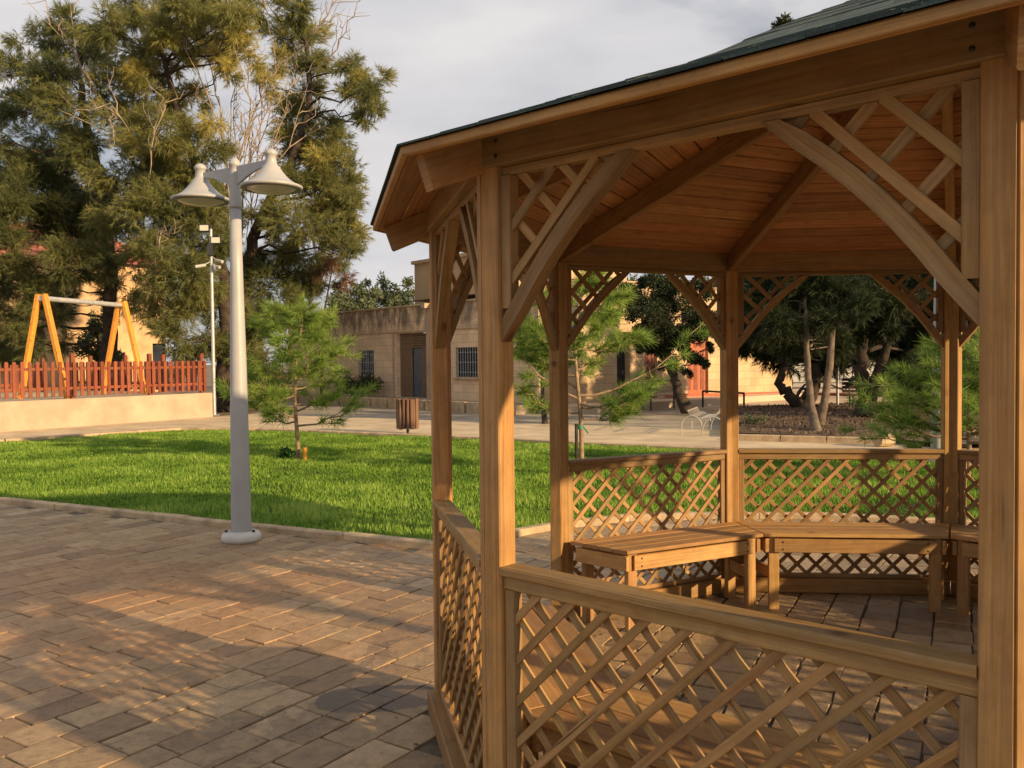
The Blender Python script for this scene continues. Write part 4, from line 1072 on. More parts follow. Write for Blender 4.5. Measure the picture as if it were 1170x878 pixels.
# wire bench
wbp = ground(814, 500); wbp.y += .3
wbn = empty('wire_bench', wbp, 'curly white wire garden bench standing on the path left of the back gazebo post', 'bench')
bdv = Vector((.35, .94, 0)).normalized(); bsd = Vector((.94, -.35, 0)).normalized()   # length, facing
def wp(x, y, z): return wbp + bsd * x + bdv * y + Z * z
for y in (0, 1.3):
    mb = MB()
    mb.tube([wp(-.34 + .2 * math.cos(a), y, .2 + .2 * math.sin(a)) for a in [math.pi * i / 12 for i in range(13)]] , .012, 6)
    mb.tube([wp(.10 + .24 * math.cos(a), y, .02 + .36 * math.sin(a)) for a in [math.pi * i / 12 for i in range(13)]], .012, 6)
    mb.tube([wp(-.54, y, .0), wp(-.54, y, .2)], .012, 6)
    mb.build('side_hoops', M['whitemetal'], wbn)
mb = MB()
for i in range(14):
    y = 1.3 * i / 13
    mb.tube([wp(-.42, y, .50), wp(-.36, y, .40), wp(-.15, y, .35), (wp(.08, y, .38)), wp(.2, y, .50), wp(.27, y, .70), wp(.30, y, .88)], .0045, 5)
mb.build('seat_wires', M['whitemetal'], wbn)
mb = MB()
for (x, z) in ((-.42, .50), (.30, .88), (-.15, .35), (.2, .5)): mb.tube([wp(x, 0, z), wp(x, 1.3, z)], .011, 6)
mb.build('frame_rails', M['whitemetal'], wbn)

# dark slatted bench far right, pole
def slat_bench(c, ang, label, mat, L_=1.6):
    c = Vector(c); o = empty('park_bench', c, label, 'bench'); d = Vector((math.cos(ang), math.sin(ang), 0)); n = Vector((-d.y, d.x, 0))
    for i in range(4): mb = MB(); mb.board(c - d * L_ / 2 + n * (-.2 + i * .11) + Z * .45, c + d * L_ / 2 + n * (-.2 + i * .11) + Z * .45, .085, .03, ch=.004); mb.build('seat_slat', mat, o)
    for i in range(4): mb = MB(); mb.board(c - d * L_ / 2 + n * (.22 + i * .02) + Z * (.55 + i * .11), c + d * L_ / 2 + n * (.22 + i * .02) + Z * (.55 + i * .11), .03, .085, ch=.004); mb.build('back_slat', mat, o)
    for sg in (-1, 1):
        b0 = c + d * sg * (L_ / 2 - .2)
        mb = MB(); mb.tube([b0 - n * .2, b0 - n * .2 + Z * .44], .025, 6); mb.tube([b0 + n * .18, b0 + n * .2 + Z * .44, b0 + n * .29 + Z * .92], .025, 6); mb.tube([b0 - n * .2 + Z * .43, b0 + n * .2 + Z * .43], .02, 6); mb.build('leg', M['dark'], o)
    return o
c = ground(998, 470); slat_bench((c.x, c.y, .012), -.15, 'dark slatted park bench standing beyond the forked dark trunk', M['bark'])
c = ground(757, 468); slat_bench((c.x, c.y, 0), .5, 'pale slatted bench in front of the sunlit wall between the red doors', M['plaster'])
c = ground(957, 467); o = empty('metal_post', c, 'thin pale metal post standing in the bright yard between the trunks', 'post')
mb = MB(); mb.tube([c, c + Z * 2.1], .045, 8); mb.build('shaft', M['galv'], o)
mb = MB(); mb.lathe([(0, 2.12), (.06, 2.1), (.06, 2.06), (0, 2.06)], c, 12); mb.build('cap', M['galv'], o)

# ================================================================== PLANTS
def unit(v): return v / np.maximum(np.linalg.norm(v, axis=-1, keepdims=True), 1e-9)
def needles(org, dirs, ln, wd, rnd):
    """thin triangles from org along dirs"""
    n = len(org); r = unit(rnd.normal(size=(n, 3))); s = unit(np.cross(dirs, r)) * (wd[:, None] / 2)
    V = np.empty((n, 3, 3)); V[:, 0] = org - s; V[:, 1] = org + s; V[:, 2] = org + dirs * ln[:, None]; return V
def leaves(org, dirs, ln, wd, rnd):
    n = len(org); r = unit(rnd.normal(size=(n, 3))); s = unit(np.cross(dirs, r)) * (wd[:, None] / 2)
    V = np.empty((n, 4, 3)); V[:, 0] = org; V[:, 1] = org + dirs * (ln * .5)[:, None] + s; V[:, 2] = org + dirs * ln[:, None]; V[:, 3] = org + dirs * (ln * .5)[:, None] - s; return V
def ball(n, rnd, p=.45):
    return unit(rnd.normal(size=(n, 3))) * (rnd.uniform(0, 1, n) ** p)[:, None]
def feather_clumps(cl, rnd, dens=150, k=19, ln=(.13, .26), wd=.0165, droop=.35, tint=.4, flat_=.7, clump_sd=.12):
    VV = []; TT = []
    for c, r, tn in cl:
        # sub-clumps give an uneven outline
        ns = max(3, int(5 * r * r + 3)); sub = np.array(c) + ball(ns, rnd, .6) * r * np.array([.9, .9, flat_])
        m = int(dens * r * r * 1.0) + 10
        which = rnd.integers(0, ns, m); rs = r * rnd.uniform(.28, .55, ns)
        o = sub[which] + ball(m, rnd, .5) * rs[which][:, None] * np.array([1, 1, .75])
        out = unit(o - np.array(c) + rnd.normal(0, .25, (m, 3)))
        ax = unit(out * .8 + rnd.normal(0, .45, (m, 3)) + np.array([0, 0, .15]))
        i = np.repeat(np.arange(m), k); f = rnd.uniform(0, 1, m * k)
        org = o[i] + ax[i] * (f * .30)[:, None]
        dr = unit(ax[i] + rnd.normal(0, .42, (m * k, 3)) + np.array([0, 0, -droop]))
        VV.append(needles(org, dr, rnd.uniform(*ln, m * k), np.full(m * k, wd) * rnd.uniform(.6, 1.3, m * k), rnd))
        st = rnd.normal(tn, clump_sd, ns)[which] + rnd.normal(0, .07, m)
        TT.append(np.clip(st[i] + rnd.normal(0, .06, m * k), 0, 1))
    return np.concatenate(VV).reshape(-1, 3), np.concatenate(TT)
def limb_path(a, b_, rnd, n=6, sag=.12, up=.25):
    a = np.array(a); b_ = np.array(b_); L_ = np.linalg.norm(b_ - a); pts = []
    w = rnd.normal(0, sag * L_ * .35, (n + 1, 3))
    for i in range(n + 1):
        f = i / n; p = a + (b_ - a) * f; p = p + np.array([0, 0, 1]) * (math.sin(f * math.pi) * up * L_ * (.5 - f)) + w[i] * math.sin(f * math.pi); pts.append(p)
    return pts
def big_tree(name, label, base, trunk_px, trunk_r, cl, mat, bark, rnd, group, cat='tree', leafy='feather', dens=150, limbs=True, twigs=None, **kw):
    base = Vector(base); o = empty(name, base, label, cat, group)
    tp = [base - Z * .1] + [Vector(p) for p in trunk_px]; n = len(tp)
    mb = MB(); rad = [trunk_r * (1 - .75 * i / (n - 1)) for i in range(n)]; rad[0] *= 1.35
    # resample the trunk
    P = []; RR = []
    for i in range(n - 1):
        for j in range(5):
            f = j / 5; P.append(tp[i].lerp(tp[i + 1], f) + Vector(rnd.normal(0, trunk_r * .12, 3)) * (0 if i + j == 0 else 1)); RR.append(rad[i] * (1 - f) + rad[i + 1] * f)
    P.append(tp[-1]); RR.append(rad[-1])
    mb.tube(P, RR, 10, t=.5); mb.build('trunk', bark, o)
    if limbs:
        mb = MB()
        for c, r, tn in cl:
            c = np.array(c); best = None
            for i, p in enumerate(P):
                if i < len(P) * .15: continue
                d = np.linalg.norm(np.array(p) - c) + max(0, p.z - c[2]) * 1.2
                if best is None or d < best[0]: best = (d, i)
            i = best[1]; r0 = max(.014, min(RR[i] * .45, .022 * best[0] ** .7))
            pts = limb_path(P[i], c, rnd); mb.tube(pts, [r0 * (1 - .8 * q / 6) for q in range(7)], 6, t=.5)
            for _ in range(3):
                e = c + ball(1, rnd)[0] * r * 1.0; mb.tube(limb_path(pts[4], e, rnd, 4), [r0 * .35, r0 * .3, r0 * .22, r0 * .16, r0 * .1], 5, t=.5)
        mb.build('limbs', bark, o)
    if twigs:
        mb = MB()
        for tw in twigs:
            pts = [Vector(p) for p in tw]; PPs = []
            for a, b_ in zip(pts, pts[1:]):
                for j in range(4): PPs.append(a.lerp(b_, j / 4) + Vector(rnd.normal(0, .035, 3)))
            PPs.append(pts[-1]); m_ = len(PPs); r0 = .032
            mb.tube(PPs, [r0 * (1 - .8 * q / (m_ - 1)) * min(1, .35 + q * .2) for q in range(m_)], 6, t=.5)
            for q in range(2, m_ - 1):
                if rnd.random() < .75:
                    d = (PPs[q + 1] - PPs[q - 1]).normalized(); sd = Vector(rnd.normal(0, 1, 3)); L_ = rnd.uniform(.5, 1.5)
                    e = PPs[q] + (d * 1.0 + sd.normalized() * .7).normalized() * L_
                    pa = limb_path(PPs[q], e, rnd, 5, .25, .1); mb.tube(pa, [.018, .016, .013, .01, .008, .005], 5, t=.5)
                    e2 = Vector(pa[3]) + (d + Vector(rnd.normal(0, .6, 3))).normalized() * L_ * .5
                    mb.tube([pa[3], (Vector(pa[3]) + e2) / 2 + Vector(rnd.normal(0, .04, 3)), e2], [.011, .009, .005], 4, t=.5)
        mb.build('bare_branches', M['twig'], o)
    if leafy == 'feather':
        V, T = feather_clumps(cl, rnd, dens=dens, **kw); tri_mesh('crown', V, T, mat, o)
    else:
        VV = []; TT = []
        for c, r, tn in cl:
            ns = max(4, int(6 * r * r + 4)); sub = np.array(c) + ball(ns, rnd, .6) * r * np.array([.9, .9, .75])
            m = int(dens * r * r) + 30; wh = rnd.integers(0, ns, m); rs = r * rnd.uniform(.25, .5, ns)
            og = sub[wh] + ball(m, rnd, .4) * rs[wh][:, None]
            dr = unit(og - np.array(c) + rnd.normal(0, .8 * r, (m, 3)))
            lw = kw.get('leaf', (.09, .045))
            VV.append(leaves(og, dr, rnd.uniform(.7, 1.3, m) * lw[0], rnd.uniform(.7, 1.2, m) * lw[1], rnd))
            TT.append(np.clip(rnd.normal(tn, .12, ns)[wh] + rnd.normal(0, .12, m), 0, 1))
        tri_mesh('crown', np.concatenate(VV).reshape(-1, 3), np.concatenate(TT), mat, o, 4)
    return o
def cl_px(lst, Z0, rnd, jit=1.6, tint=.4):
    out = []
    for e in lst:
        x, y, r = e[:3]; tn = e[3] if len(e) > 3 else tint
        z = Z0 + rnd.uniform(-jit, jit) + (e[4] if len(e) > 4 else 0)
        p = at(x, y, z); out.append((tuple(p), r * z / F * 1.06, tn))
    return out
rn = np.random.default_rng(21)
# --- casuarinas on the left
T1 = [(45, 45, 28), (75, 35, 26), (20, 85, 28), (60, 80, 34), (100, 62, 30), (35, 120, 30), (5, 130, 26), (80, 120, 34), (60, 160, 38), (10, 190, 36), (100, 165, 34), (40, 205, 40), (85, 215, 40), (10, 245, 38),
      (60, 255, 42), (110, 255, 38), (25, 290, 40), (80, 295, 36), (0, 320, 36), (45, 330, 30), (20, 360, 32), (0, 395, 36), (40, 392, 24), (-30, 160, 40), (-40, 230, 45), (-40, 300, 45), (-30, 370, 45), (70, 345, 16), (45, 240, 34), (20, 225, 34), (75, 250, 34), (125, 300, 26), (135, 330, 22), (110, 280, 30), (75, 395, 12), (60, 370, 14)]
T1b = [(110, 405, 22), (100, 385, 18), (118, 365, 14), (128, 420, 18)]
T2 = [(125, 30, 30), (150, 12, 30), (160, 60, 34), (125, 95, 30, .5), (165, 105, 30, .62), (185, 40, 30, .5), (200, 80, 22, .8), (205, 12, 30), (240, -5, 30, .5), (140, 140, 34, .5), (172, 160, 36, .55), (150, 195, 38), (190, 200, 36, .45), (140, 235, 34), (180, 245, 40),
      (210, 235, 30), (215, 165, 22, .8), (225, 270, 34), (165, 285, 34, .5), (195, 305, 36), (230, 315, 36), (180, 345, 30), (215, 350, 32), (245, 350, 30), (200, 385, 26), (235, 390, 30), (260, 400, 30), (215, 415, 20), (255, 62, 20, .8), (255, 35, 22, .6),
      (160, 84, 18, .95), (185, 35, 20, .9), (222, 106, 16, .95), (255, 80, 16, .9), (290, 62, 16, .8), (215, -10, 30), (165, -15, 30), (172, 275, 22, .75), (222, 40, 26, .45), (240, 20, 26, .5), (275, 15, 24, .5), (245, 55, 18, .6), (210, 120, 22, .5), (232, 175, 24, .4), (250, 215, 26, .35), (225, 205, 28, .4), (235, 240, 30, .4), (265, 250, 22, .35), (250, 285, 26, .3), (190, 150, 26, .5), (205, 200, 30, .45), (275, 40, 14, .8), (240, 140, 12, .9)]
T3 = [(318, 40, 20, .5), (335, 15, 26), (300, 5, 26, .5), (345, 45, 26, .5), (360, 75, 24), (325, 75, 18, .6), (345, 105, 26, .5), (310, 92, 15, .85), (350, 140, 30, .45), (375, 150, 28), (330, 150, 16, .6), (350, 175, 36, .55), (385, 185, 32, .5), (400, 205, 28, .5), (365, 215, 38, .5), (325, 205, 26), (402, 235, 26, .55), (380, 250, 34, .5), (345, 255, 36),
      (310, 245, 22), (408, 265, 20, .5), (395, 285, 24), (360, 290, 34), (325, 285, 26), (415, 82, 20, .45), (425, 100, 22, .4), (432, 122, 17, .4), (408, 105, 22, .4), (418, 138, 14, .4), (398, 75, 14), (290, 300, 24, .3), (330, 320, 30, .25), (300, 335, 34, .25), (280, 365, 34, .25), (320, 355, 30, .25), (285, 400, 34, .25), (265, 325, 26, .3), (345, 330, 20)]
T3b = [(372, 308, 14), (385, 325, 12), (398, 318, 10), (362, 325, 11), (380, 300, 12)]
g = 'casuarina trees behind the playground'
b1 = at(125, 440, 30.5); b1.z = 0
twl = [[at(160, 200, 29), at(110, 110, 28), at(85, 62, 27.5), at(30, 0, 27)], [at(120, 130, 29), at(88, 70, 28), at(80, 0, 28)], [at(118, 150, 28), at(66, 125, 27)]]
big_tree('casuarina_tree', 'darkest feathery casuarina at the left edge, its black trunk rising behind the swing frame', b1, [at(124, 380, 30.5), at(128, 310, 30.5), at(115, 220, 30.5), at(95, 120, 30), at(90, 60, 30)], .30, cl_px(T1, 30, rn, 2.0, .28), M['cas'], M['bark'], rn, g, twigs=twl, dens=480)
b2_ = at(257, 455, 28.5); b2_.z = 0
twm = [[at(262, 330, 28.5), at(262, 230, 28), at(255, 150, 27.5), at(215, 60, 27), at(205, -10, 27)], [at(262, 230, 28), at(290, 120, 27), at(262, 40, 27), at(265, -20, 27)],
       [at(262, 215, 28), at(250, 120, 28), at(235, 60, 28), at(235, 0, 28)], [at(235, 100, 28), at(208, 40, 27), at(205, 0, 27)], [at(150, 150, 26.5), at(128, 120, 26), at(125, 145, 26)], [at(180, 290, 26.5), at(182, 265, 26), at(178, 300, 26)], [at(170, 200, 26), at(175, 160, 25.7), at(190, 120, 25.5)]]
big_tree('casuarina_tree', 'middle olive green casuarina behind the floodlight mast, bare pale twigs in its crown', b2_, [at(258, 400, 28.5), at(256, 320, 28.5), at(235, 220, 28.5), at(200, 120, 28), at(180, 40, 28)], .26, cl_px(T2, 28, rn, 1.8, .4), M['cas'], M['bark'], rn, g, twigs=twm, dens=480)
b3 = at(292, 458, 31); b3.z = 0
twr = [[at(275, 300, 31), at(278, 220, 30), at(285, 140, 29.5), at(315, 80, 29), at(300, -10, 29)], [at(285, 190, 30), at(310, 130, 29), at(345, 85, 29)], [at(283, 200, 30), at(300, 120, 29.5), at(292, 60, 29), at(275, 20, 29)],
       [at(270, 240, 30), at(262, 170, 30), at(268, 100, 30), at(240, 40, 30)], [at(340, 60, 29), at(370, 25, 28.5), at(385, 0, 28.5), at(400, -15, 28.5)], [at(360, 80, 29), at(385, 55, 28.5), at(400, 10, 28.5)], [at(300, 210, 29.5), at(330, 170, 29), at(352, 95, 29)]]
for q in range(9):
    x0 = 268 + rn.uniform(-14, 26); x1 = 268 + (x0 - 272) * 3.0 + rn.uniform(-30, 40); y1 = rn.uniform(50, 150); zz = rn.uniform(28.5, 31)
    twr.append([at(x0, rn.uniform(215, 280), zz), at((x0 * 2 + x1) / 3, 190, zz), at((x0 + x1 * 2) / 3 + rn.uniform(-8, 8), (y1 + 190) / 2, zz - .3), at(x1, y1, zz - .5)])
big_tree('casuarina_tree', 'golden green casuarina right of the street lamp, with a forked limb and drooping side', b3, [at(285, 400, 31), at(278, 330, 31), at(292, 260, 31), at(330, 190, 31), at(355, 120, 31), at(350, 50, 31)], .30, cl_px(T3, 31, rn, 1.8, .42), M['cas'], M['bark'], rn, g, twigs=twr, dens=480)
b4 = at(383, 440, 31.5); b4.z = 0
# hanging dead sprays belong to a thin tree beside the last one
big_tree('dead_tree', 'brown dead sprays hanging at the lower right edge of the casuarina crowns', at(368, 452, 33), [at(368, 400, 33), at(372, 350, 33), at(380, 305, 33)], .07, cl_px(T3b, 31.5, rn, .6, .5), M['brownleaf'], M['bark'], rn, None, dens=200, droop=.9)
big_tree('shrub_tree', 'grey green bushy tree under the swing crossbar behind the playground', at(112, 446, 33), [at(112, 410, 33), at(112, 380, 33)], .12, cl_px(T1b, 33, rn, .8, .45), M['olive'], M['bark'], rn, None, leafy='leaf', dens=3500, leaf=(.13, .06))
for i, (x, y, r, lab) in enumerate(((388, 338, 20, 'rounded grey green tree nearest the casuarinas, showing over the flat parapet'), (412, 332, 22, 'second grey green tree over the parapet, just right of the rounded one'), (440, 330, 20, 'third grey green tree over the parapet, left of the tall upper storey'), (466, 331, 20, 'grey green tree over the parapet touching the upper storey wall'))):
    z = 44 + i * 1.5; bs = at(x, 440, z); bs.z = 0
    cl = cl_px([(x - 9, y + 6, r * .6), (x + 8, y + 4, r * .6), (x, y - 6, r * .55), (x - 3, y + 14, r * .8), (x + 10, y + 14, r * .6), (x - 12, y + 18, r * .6)], z, rn, 1.0, .45)
    big_tree('olive_tree', lab, bs, [at(x, 400, z), at(x, 345, z)], .16, cl, M['olive'], M['bark'], rn, 'grey green trees behind the club building', leafy='leaf', dens=700, leaf=(.20, .09))

# --- dark trees behind the gazebo
def lt(name, lab, bpx, z, tr, r, cl, mat, bark, grp=None, **kw):
    bs = at(bpx, 440, z); bs.z = .0
    return big_tree(name, lab, bs, [at(x, y, z + dz) for x, y, dz in tr], r, cl, mat, bark, rn, grp, **kw)
cl = cl_px([(745, 345, 26), (775, 350, 28), (800, 362, 24), (720, 350, 22), (760, 375, 28), (790, 385, 24), (735, 372, 24), (712, 330, 20), (770, 325, 24), (740, 322, 20), (800, 335, 18), (812, 375, 12), (815, 395, 8), (770, 400, 20), (745, 398, 18), (795, 410, 16), (765, 418, 12), (725, 395, 14), (690, 335, 14), (700, 360, 14), (787, 425, 8)], 24.5, rn, 1.2, .3)
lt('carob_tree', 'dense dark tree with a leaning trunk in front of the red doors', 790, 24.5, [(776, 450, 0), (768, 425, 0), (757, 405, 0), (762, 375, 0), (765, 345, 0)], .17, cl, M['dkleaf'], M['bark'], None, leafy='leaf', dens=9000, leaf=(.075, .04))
cl = cl_px([(605, 385, 16), (618, 378, 16), (600, 398, 12), (622, 400, 14), (612, 408, 10), (640, 385, 18), (628, 368, 10)], 21, rn, .5, .5)
lt('small_tree', 'small rounded bright green broadleaf tree against the shaded building wall', 622, 21, [(620, 440, 0), (618, 410, 0), (616, 385, 0)], .06, cl, M['bushleaf'], M['bark'], None, leafy='leaf', dens=3600, leaf=(.12, .09))
cl = cl_px([(705, 330, 14), (725, 325, 14), (670, 330, 16), (690, 326, 12), (655, 325, 10), (820, 325, 16), (840, 320, 18), (805, 325, 14), (780, 322, 12)], 40, rn, 1.5, .5)
lt('olive_tree', 'pale grey green tree line top showing over the sunlit wing roof', 740, 40, [(740, 400, 0), (740, 340, 0)], .2, cl, M['olive'], M['bark'], 'grey green trees behind the club building', leafy='leaf', dens=500, leaf=(.2, .09))
gr = 'dark canopy trees on the right hand planting bed'
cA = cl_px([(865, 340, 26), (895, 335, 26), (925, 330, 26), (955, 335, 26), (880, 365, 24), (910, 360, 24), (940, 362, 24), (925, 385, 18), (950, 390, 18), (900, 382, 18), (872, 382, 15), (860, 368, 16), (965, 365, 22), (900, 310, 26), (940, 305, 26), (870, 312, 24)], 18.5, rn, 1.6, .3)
bs = ground(935, 499)
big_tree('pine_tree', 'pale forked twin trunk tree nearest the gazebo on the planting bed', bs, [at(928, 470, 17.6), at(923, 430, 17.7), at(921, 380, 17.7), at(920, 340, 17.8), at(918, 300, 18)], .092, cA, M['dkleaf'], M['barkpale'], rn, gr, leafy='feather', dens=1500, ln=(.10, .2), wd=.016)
tw = bpy.data.objects['pine_tree']
mb = MB(); P = [at(937, 485, 17.6), at(942, 460, 17.6), at(948, 420, 17.6), at(951, 370, 17.6), at(953, 338, 17.9)]; mb.tube(P, [.09, .08, .072, .064, .05], 10); mb.tube([P[4], at(964, 343, 17.6), at(968, 341, 17.5)], [.05, .035, .02], 7)
mb.build('trunk', M['barkpale'], tw)
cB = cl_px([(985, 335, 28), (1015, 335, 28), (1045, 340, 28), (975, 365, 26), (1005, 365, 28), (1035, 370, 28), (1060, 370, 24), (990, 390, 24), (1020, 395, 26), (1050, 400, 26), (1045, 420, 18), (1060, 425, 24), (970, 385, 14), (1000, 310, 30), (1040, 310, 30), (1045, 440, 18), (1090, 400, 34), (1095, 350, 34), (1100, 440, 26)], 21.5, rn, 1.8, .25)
bs = ground(991, 482)
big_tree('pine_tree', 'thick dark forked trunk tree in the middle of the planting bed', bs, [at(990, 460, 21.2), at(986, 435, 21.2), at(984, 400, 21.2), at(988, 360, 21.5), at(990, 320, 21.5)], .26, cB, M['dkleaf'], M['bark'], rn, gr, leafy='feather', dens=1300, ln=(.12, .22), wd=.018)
tw = list(bpy.data.objects)[-1]
mb = MB(); P = [at(993, 465, 21.1), at(998, 440, 21.1), at(1008, 415, 21), at(1015, 390, 21)]; mb.tube(P, [.17, .14, .12, .09], 9); mb.build('trunk', M['bark'], [o for o in bpy.data.objects if o.name.startswith('pine_tree.')][-1])
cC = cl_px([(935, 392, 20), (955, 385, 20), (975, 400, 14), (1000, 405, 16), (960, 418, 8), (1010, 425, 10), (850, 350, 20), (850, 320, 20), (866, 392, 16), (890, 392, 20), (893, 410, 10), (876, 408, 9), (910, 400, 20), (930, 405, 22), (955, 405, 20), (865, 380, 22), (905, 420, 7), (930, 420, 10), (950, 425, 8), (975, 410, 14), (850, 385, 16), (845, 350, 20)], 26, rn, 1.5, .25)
bs = ground(917, 469)
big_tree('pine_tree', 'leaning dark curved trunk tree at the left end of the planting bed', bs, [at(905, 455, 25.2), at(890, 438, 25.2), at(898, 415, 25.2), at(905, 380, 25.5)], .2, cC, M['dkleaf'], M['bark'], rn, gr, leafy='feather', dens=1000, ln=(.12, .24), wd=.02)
lastp = [o for o in bpy.data.objects if o.name.startswith('pine_tree.')][-1]
mb = MB(); P = [at(918, 466, 25.3), at(926, 452, 25.3), at(932, 440, 25.3), at(933, 415, 25.3)]; mb.tube(P, [.24, .22, .15, .12], 9); mb.build('trunk', M['bark'], lastp)
# dense backing canopy far right
cD = cl_px([(900 + i * 28, 300 + j * 26, 30) for i in range(9) for j in range(4)], 33, rn, 2.0, .2)
bs = at(1060, 440, 33); bs.z = 0
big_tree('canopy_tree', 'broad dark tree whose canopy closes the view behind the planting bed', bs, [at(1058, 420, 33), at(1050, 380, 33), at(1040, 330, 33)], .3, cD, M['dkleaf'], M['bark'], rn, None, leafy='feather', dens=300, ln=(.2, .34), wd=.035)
# tall narrow tree whose tip shows over the roof
bs = at(897, 440, 34); bs.z = 0
clT = cl_px([(897, 24, 7), (893, 33, 8), (902, 34, 9), (897, 45, 12), (892, 60, 14), (903, 65, 14), (897, 85, 18), (897, 115, 20), (897, 150, 22), (897, 190, 24), (897, 230, 26), (897, 270, 26)], 34, rn, .3, .35)
big_tree('cypress_tree', 'tall narrow tree with only its tip showing above the gazebo roof', bs, [at(897, 350, 34), at(897, 200, 34), at(897, 60, 34), at(897, 22, 34)], .2, clT, M['dkleaf'], M['bark'], rn, None, leafy='leaf', dens=1100, leaf=(.22, .09))

# --- young pines
def young_pine(base, h, label, seed, spread=1.0, nb=16, rise_=(.1, .55), lean=(0, 0), branches=None, wd=.0095):
    rnd = np.random.default_rng(seed); base = Vector(base); o = empty('young_pine', base, label, 'tree', 'young pines planted in the lawn')
    top = base + Vector((lean[0], lean[1], h)); P = []
    for i in range(11):
        f = i / 10; P.append(base.lerp(top, f) + Vector((math.sin(f * 5 + seed) * .04 * h * f, math.cos(f * 4 + seed) * .03 * h * f, 0)))
    mb = MB(); rad = [.032 * (1 - .82 * i / 10) + .004 for i in range(11)]; mb.tube([base - Z * .05] + P[1:], rad, 9); mb.build('trunk', M['pinebark'], o)
    V = []; T = []; mb = MB()
    def tuft(p, d, ln_, n, L0=.18, t=.5):
        n = int(n * .5)
        p = np.array(p); d = np.array(d) / np.linalg.norm(d)
        f = rnd.uniform(0, 1, n); og = p - d * (f * ln_)[:, None]
        dr = unit(d * .75 + rnd.normal(0, .55, (n, 3)) + np.array([0, 0, .1]))
        V.append(needles(og, dr, rnd.uniform(.75, 1.15, n) * L0, np.full(n, wd), rnd)); T.append(np.clip(rnd.normal(t, .15, n), 0, 1))
    bl_ = branches
    if bl_ is None:
        bl_ = []
        for i in range(nb):
            f = .22 + .72 * (i + rnd.random() * .6) / nb; a = i * 2.4 + rnd.uniform(-.4, .4)
            L_ = spread * (1.08 - f) * 1.0 + .2
            bl_.append((f, a, L_ * rnd.uniform(.7, 1.15), rnd.uniform(*rise_)))
    for (f, a, L_, rise) in bl_:
        q = f * 10; i = min(9, int(q)); p0 = P[i].lerp(P[i + 1], q - i)
        dh = Vector((math.cos(a), math.sin(a), 0)); pts = [p0]
        for s_ in range(1, 7):
            u = s_ / 6; pts.append(p0 + dh * L_ * u + Z * (L_ * (rise * u - .12 * math.sin(u * 3.0) + .25 * u * u * rise)) + Vector(rnd.normal(0, .015, 3)))
        r0 = .010 + .008 * L_; mb.tube(pts, [r0 * (1 - .75 * s_ / 6) for s_ in range(7)], 6)
        tint_ = rnd.uniform(.35, .65)
        tuft(pts[-1], pts[-1] - pts[-2], .22, 190, t=tint_)
        for s_ in range(2, 7):
            for sg in (-1, 1):
                if rnd.random() < .88:
                    sd = Vector((-dh.y, dh.x, 0)) * sg; e = pts[s_] + (dh * .8 + sd * rnd.uniform(.5, 1.0) + Z * rnd.uniform(-.1, .6)).normalized() * rnd.uniform(.14, .34) * (.6 + .6 * L_)
                    mb.tube([pts[s_], (pts[s_] + e) / 2 + Vector(rnd.normal(0, .01, 3)), e], [.006, .005, .004], 5)
                    tuft(e, e - pts[s_], .18, 150, t=tint_ + rnd.uniform(-.1, .1))
    tuft(P[-1] + Z * .06, (0, 0, 1), .25, 260, t=.6)
    mb.build('branches', M['pinebark'], o); tri_mesh('needles', np.concatenate(V).reshape(-1, 3), np.concatenate(T), M['pine'], o)
    return o
pa = ground(341, 527, .02)
ypA = young_pine(pa, at(341, 345, pa.y).z - .02, 'bushy young pine on the lawn right of the street lamp, beside a short yellow stake', 3, .92, 26)
mb = MB(); q = pa + Vector((.13, -.12, 0)); mb.tube([q, q + Z * .22], .035, 8); st = mb.build('stake', M['swing']); tag(st, 'short yellow stake in the grass at the foot of the bushy young pine', 'stake')
pb = at(664, 545, 11.3); pb.z = .02
brs = [(.42, 0.1, 1.45, .42), (.40, 3.3, 1.05, .75), (.45, 2.6, .8, .8), (.33, 3.0, .75, .35), (.52, 2.9, .75, .5), (.55, .5, .6, .6), (.60, 3.5, .6, .5), (.66, .2, .8, .15), (.7, -.6, .5, .5), (.72, 2.7, .6, .3), (.78, .9, .5, .3), (.80, 3.8, .45, .4), (.86, 0.0, .5, .3), (.88, 2.2, .4, .4), (.93, 1.2, .35, .5), (.93, 5.0, .35, .5), (.5, 1.4, .8, .5), (.63, 4.6, .6, .4), (.36, .5, .9, .25), (.38, -.4, .8, .1), (.3, .1, .6, .2), (.97, .4, .3, .5)]
ypB = young_pine(pb, at(664, 322, pb.y).z - .02, 'open young pine with a green tie seen through the gazebo entrance', 8, 1.0, 22, (.16, 0), branches=brs)
mb = MB(); c = at(663, 488, pb.y); mb.lathe([(.045, -.03), (.05, 0), (.045, .03)], Vector((c.x, c.y, c.z)), 12); mb.tube([Vector((c.x, c.y, c.z)) + Vector((.04, 0, 0)), Vector((c.x + .1, c.y - .03, c.z - .08))], .01, 5); mb.build('green_tie', M['greentie'], ypB)
mb = MB(); c = pb + Vector((-.06, -.02, 0)); mb.tube([c, c + Z * (at(661, 486, pb.y).z)], .022, 7); st = mb.build('stake', M['bark']); tag(st, 'dark stake tied to the open young pine beyond the gazebo entrance', 'stake')
pc = at(1105, 520, 10.6); pc.z = .02
ypC = young_pine(pc, 1.75, 'young pine showing between the back right post and the wide foreground post', 15, 1.25, 34, (-.05, .3), (.1, 0))

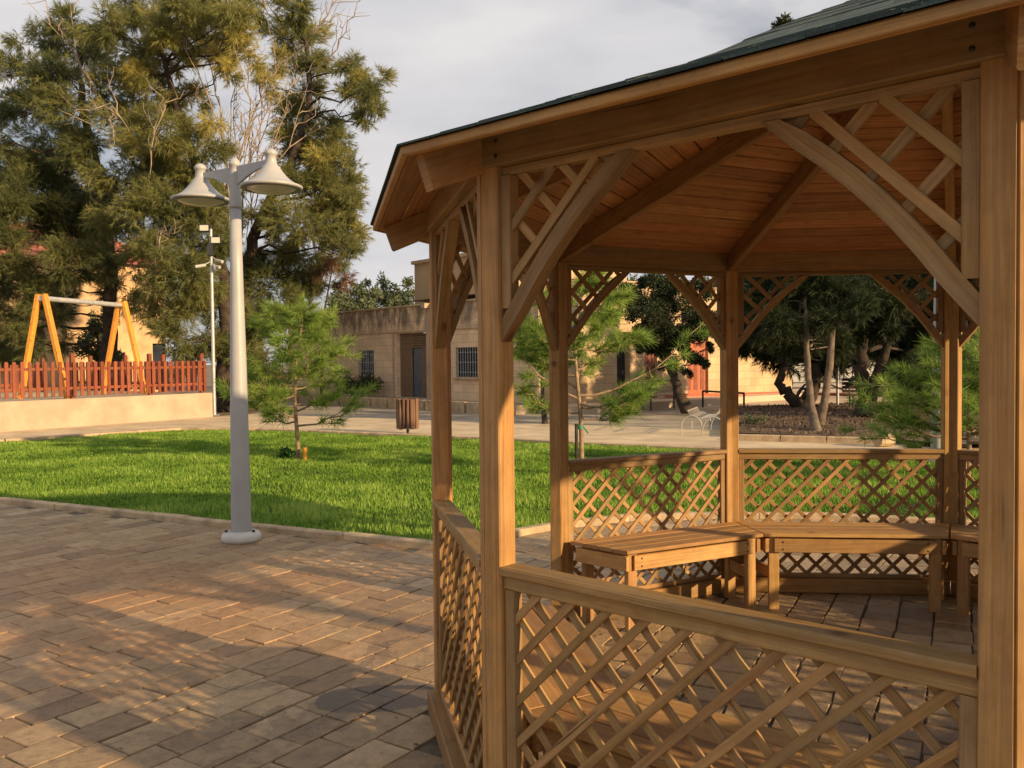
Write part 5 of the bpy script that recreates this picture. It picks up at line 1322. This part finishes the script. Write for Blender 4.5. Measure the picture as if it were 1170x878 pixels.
# fallen leaves and small plants
rr = np.random.default_rng(9)
n = 260; cx = rr.uniform(-14, -5.5, n)
lf = MB()
for i in range(170):
    x, y = rr.uniform(-6, 3), rr.uniform(2, 8)
    a = rr.uniform(0, 6.28); s_ = rr.uniform(.008, .02)
    lf.poly([(x + math.cos(a) * s_, y + math.sin(a) * s_, .009), (x - math.sin(a) * s_ * .5, y + math.cos(a) * s_ * .5, .013), (x - math.cos(a) * s_, y - math.sin(a) * s_, .009), (x + math.sin(a) * s_ * .5, y - math.cos(a) * s_ * .5, .011)], t=rr.random())
tag(lf.build('leaf_litter', M['brownleaf']), 'tiny dry leaves scattered over the paving', 'leaf litter', kind='stuff')
# shrubs at building foot
def shrub(c, r, label, mat, n=1500, leaf=(.1, .05), hgt=.8):
    c = Vector(c); o = empty('shrub', c, label, 'shrub'); rnd = np.random.default_rng(int(abs(c.x) * 100) + 3)
    mb = MB(); pts = []
    for i in range(9):
        a = rnd.uniform(0, 6.28); e = c + Vector((math.cos(a) * r * rnd.uniform(.3, .9), math.sin(a) * r * rnd.uniform(.3, .9), hgt * rnd.uniform(.6, 1.1))); mb.tube([c, c.lerp(e, .5) + Z * .05, e], [.02, .014, .008], 5); pts.append(np.array(e))
    mb.build('stems', M['bark'], o)
    wh = rnd.integers(0, 9, n); og = np.array(pts)[wh] + ball(n, rnd, .5) * r * .5 * np.array([1, 1, .8]); og[:, 2] = np.maximum(og[:, 2], c.z + .02)
    V = leaves(og, unit(rnd.normal(size=(n, 3))), np.full(n, leaf[0]), np.full(n, leaf[1]), rnd); tri_mesh('foliage', V.reshape(-1, 3), np.clip(rnd.normal(.4, .2, n), 0, 1), mat, o, 4)
    return o
c = CO - iA * 1.0 + dA * sA(440); shrub((c.x, c.y, .26), .7, 'low dark shrub at the foot of the building left of the louvred doorway', M['dkleaf'], 2200, (.12, .05), .55)
c = ground(255, 474); shrub((c.x + .6, c.y + 1.5, 0), .8, 'rusty brown shrub behind the end of the cream wall by the mast', M['brownleaf'], 2600, (.12, .05), 1.0)
c = ground(268, 470); shrub((c.x + .6, c.y + .5, 0), .6, 'green weedy shrub low beside the lamp pole beyond the lawn', M['bushleaf'], 1800, (.1, .03), .5)
c = ground(330, 524, .02); shrub((c.x, c.y, .02), .14, 'tiny dark green weed beside the trunk of the bushy young pine', M['bushleaf'], 260, (.07, .04), .1)
c = ground(812, 515); 
c = at(862, 492, 19.0); shrub((c.x, c.y, .1), .25, 'small green weed clump at the left of the planting bed', M['olive'], 500, (.06, .02), .12)
# overhead cable
mb = MB(); mb.tube([at(560, 322, 38) + Vector((0, 0, .2)), at(700, 321.5, 38), at(900, 320, 40)], .02, 5); tag(mb.build('overhead_cable', M['black']), 'thin black overhead cable crossing the sky behind the gazebo', 'cable')
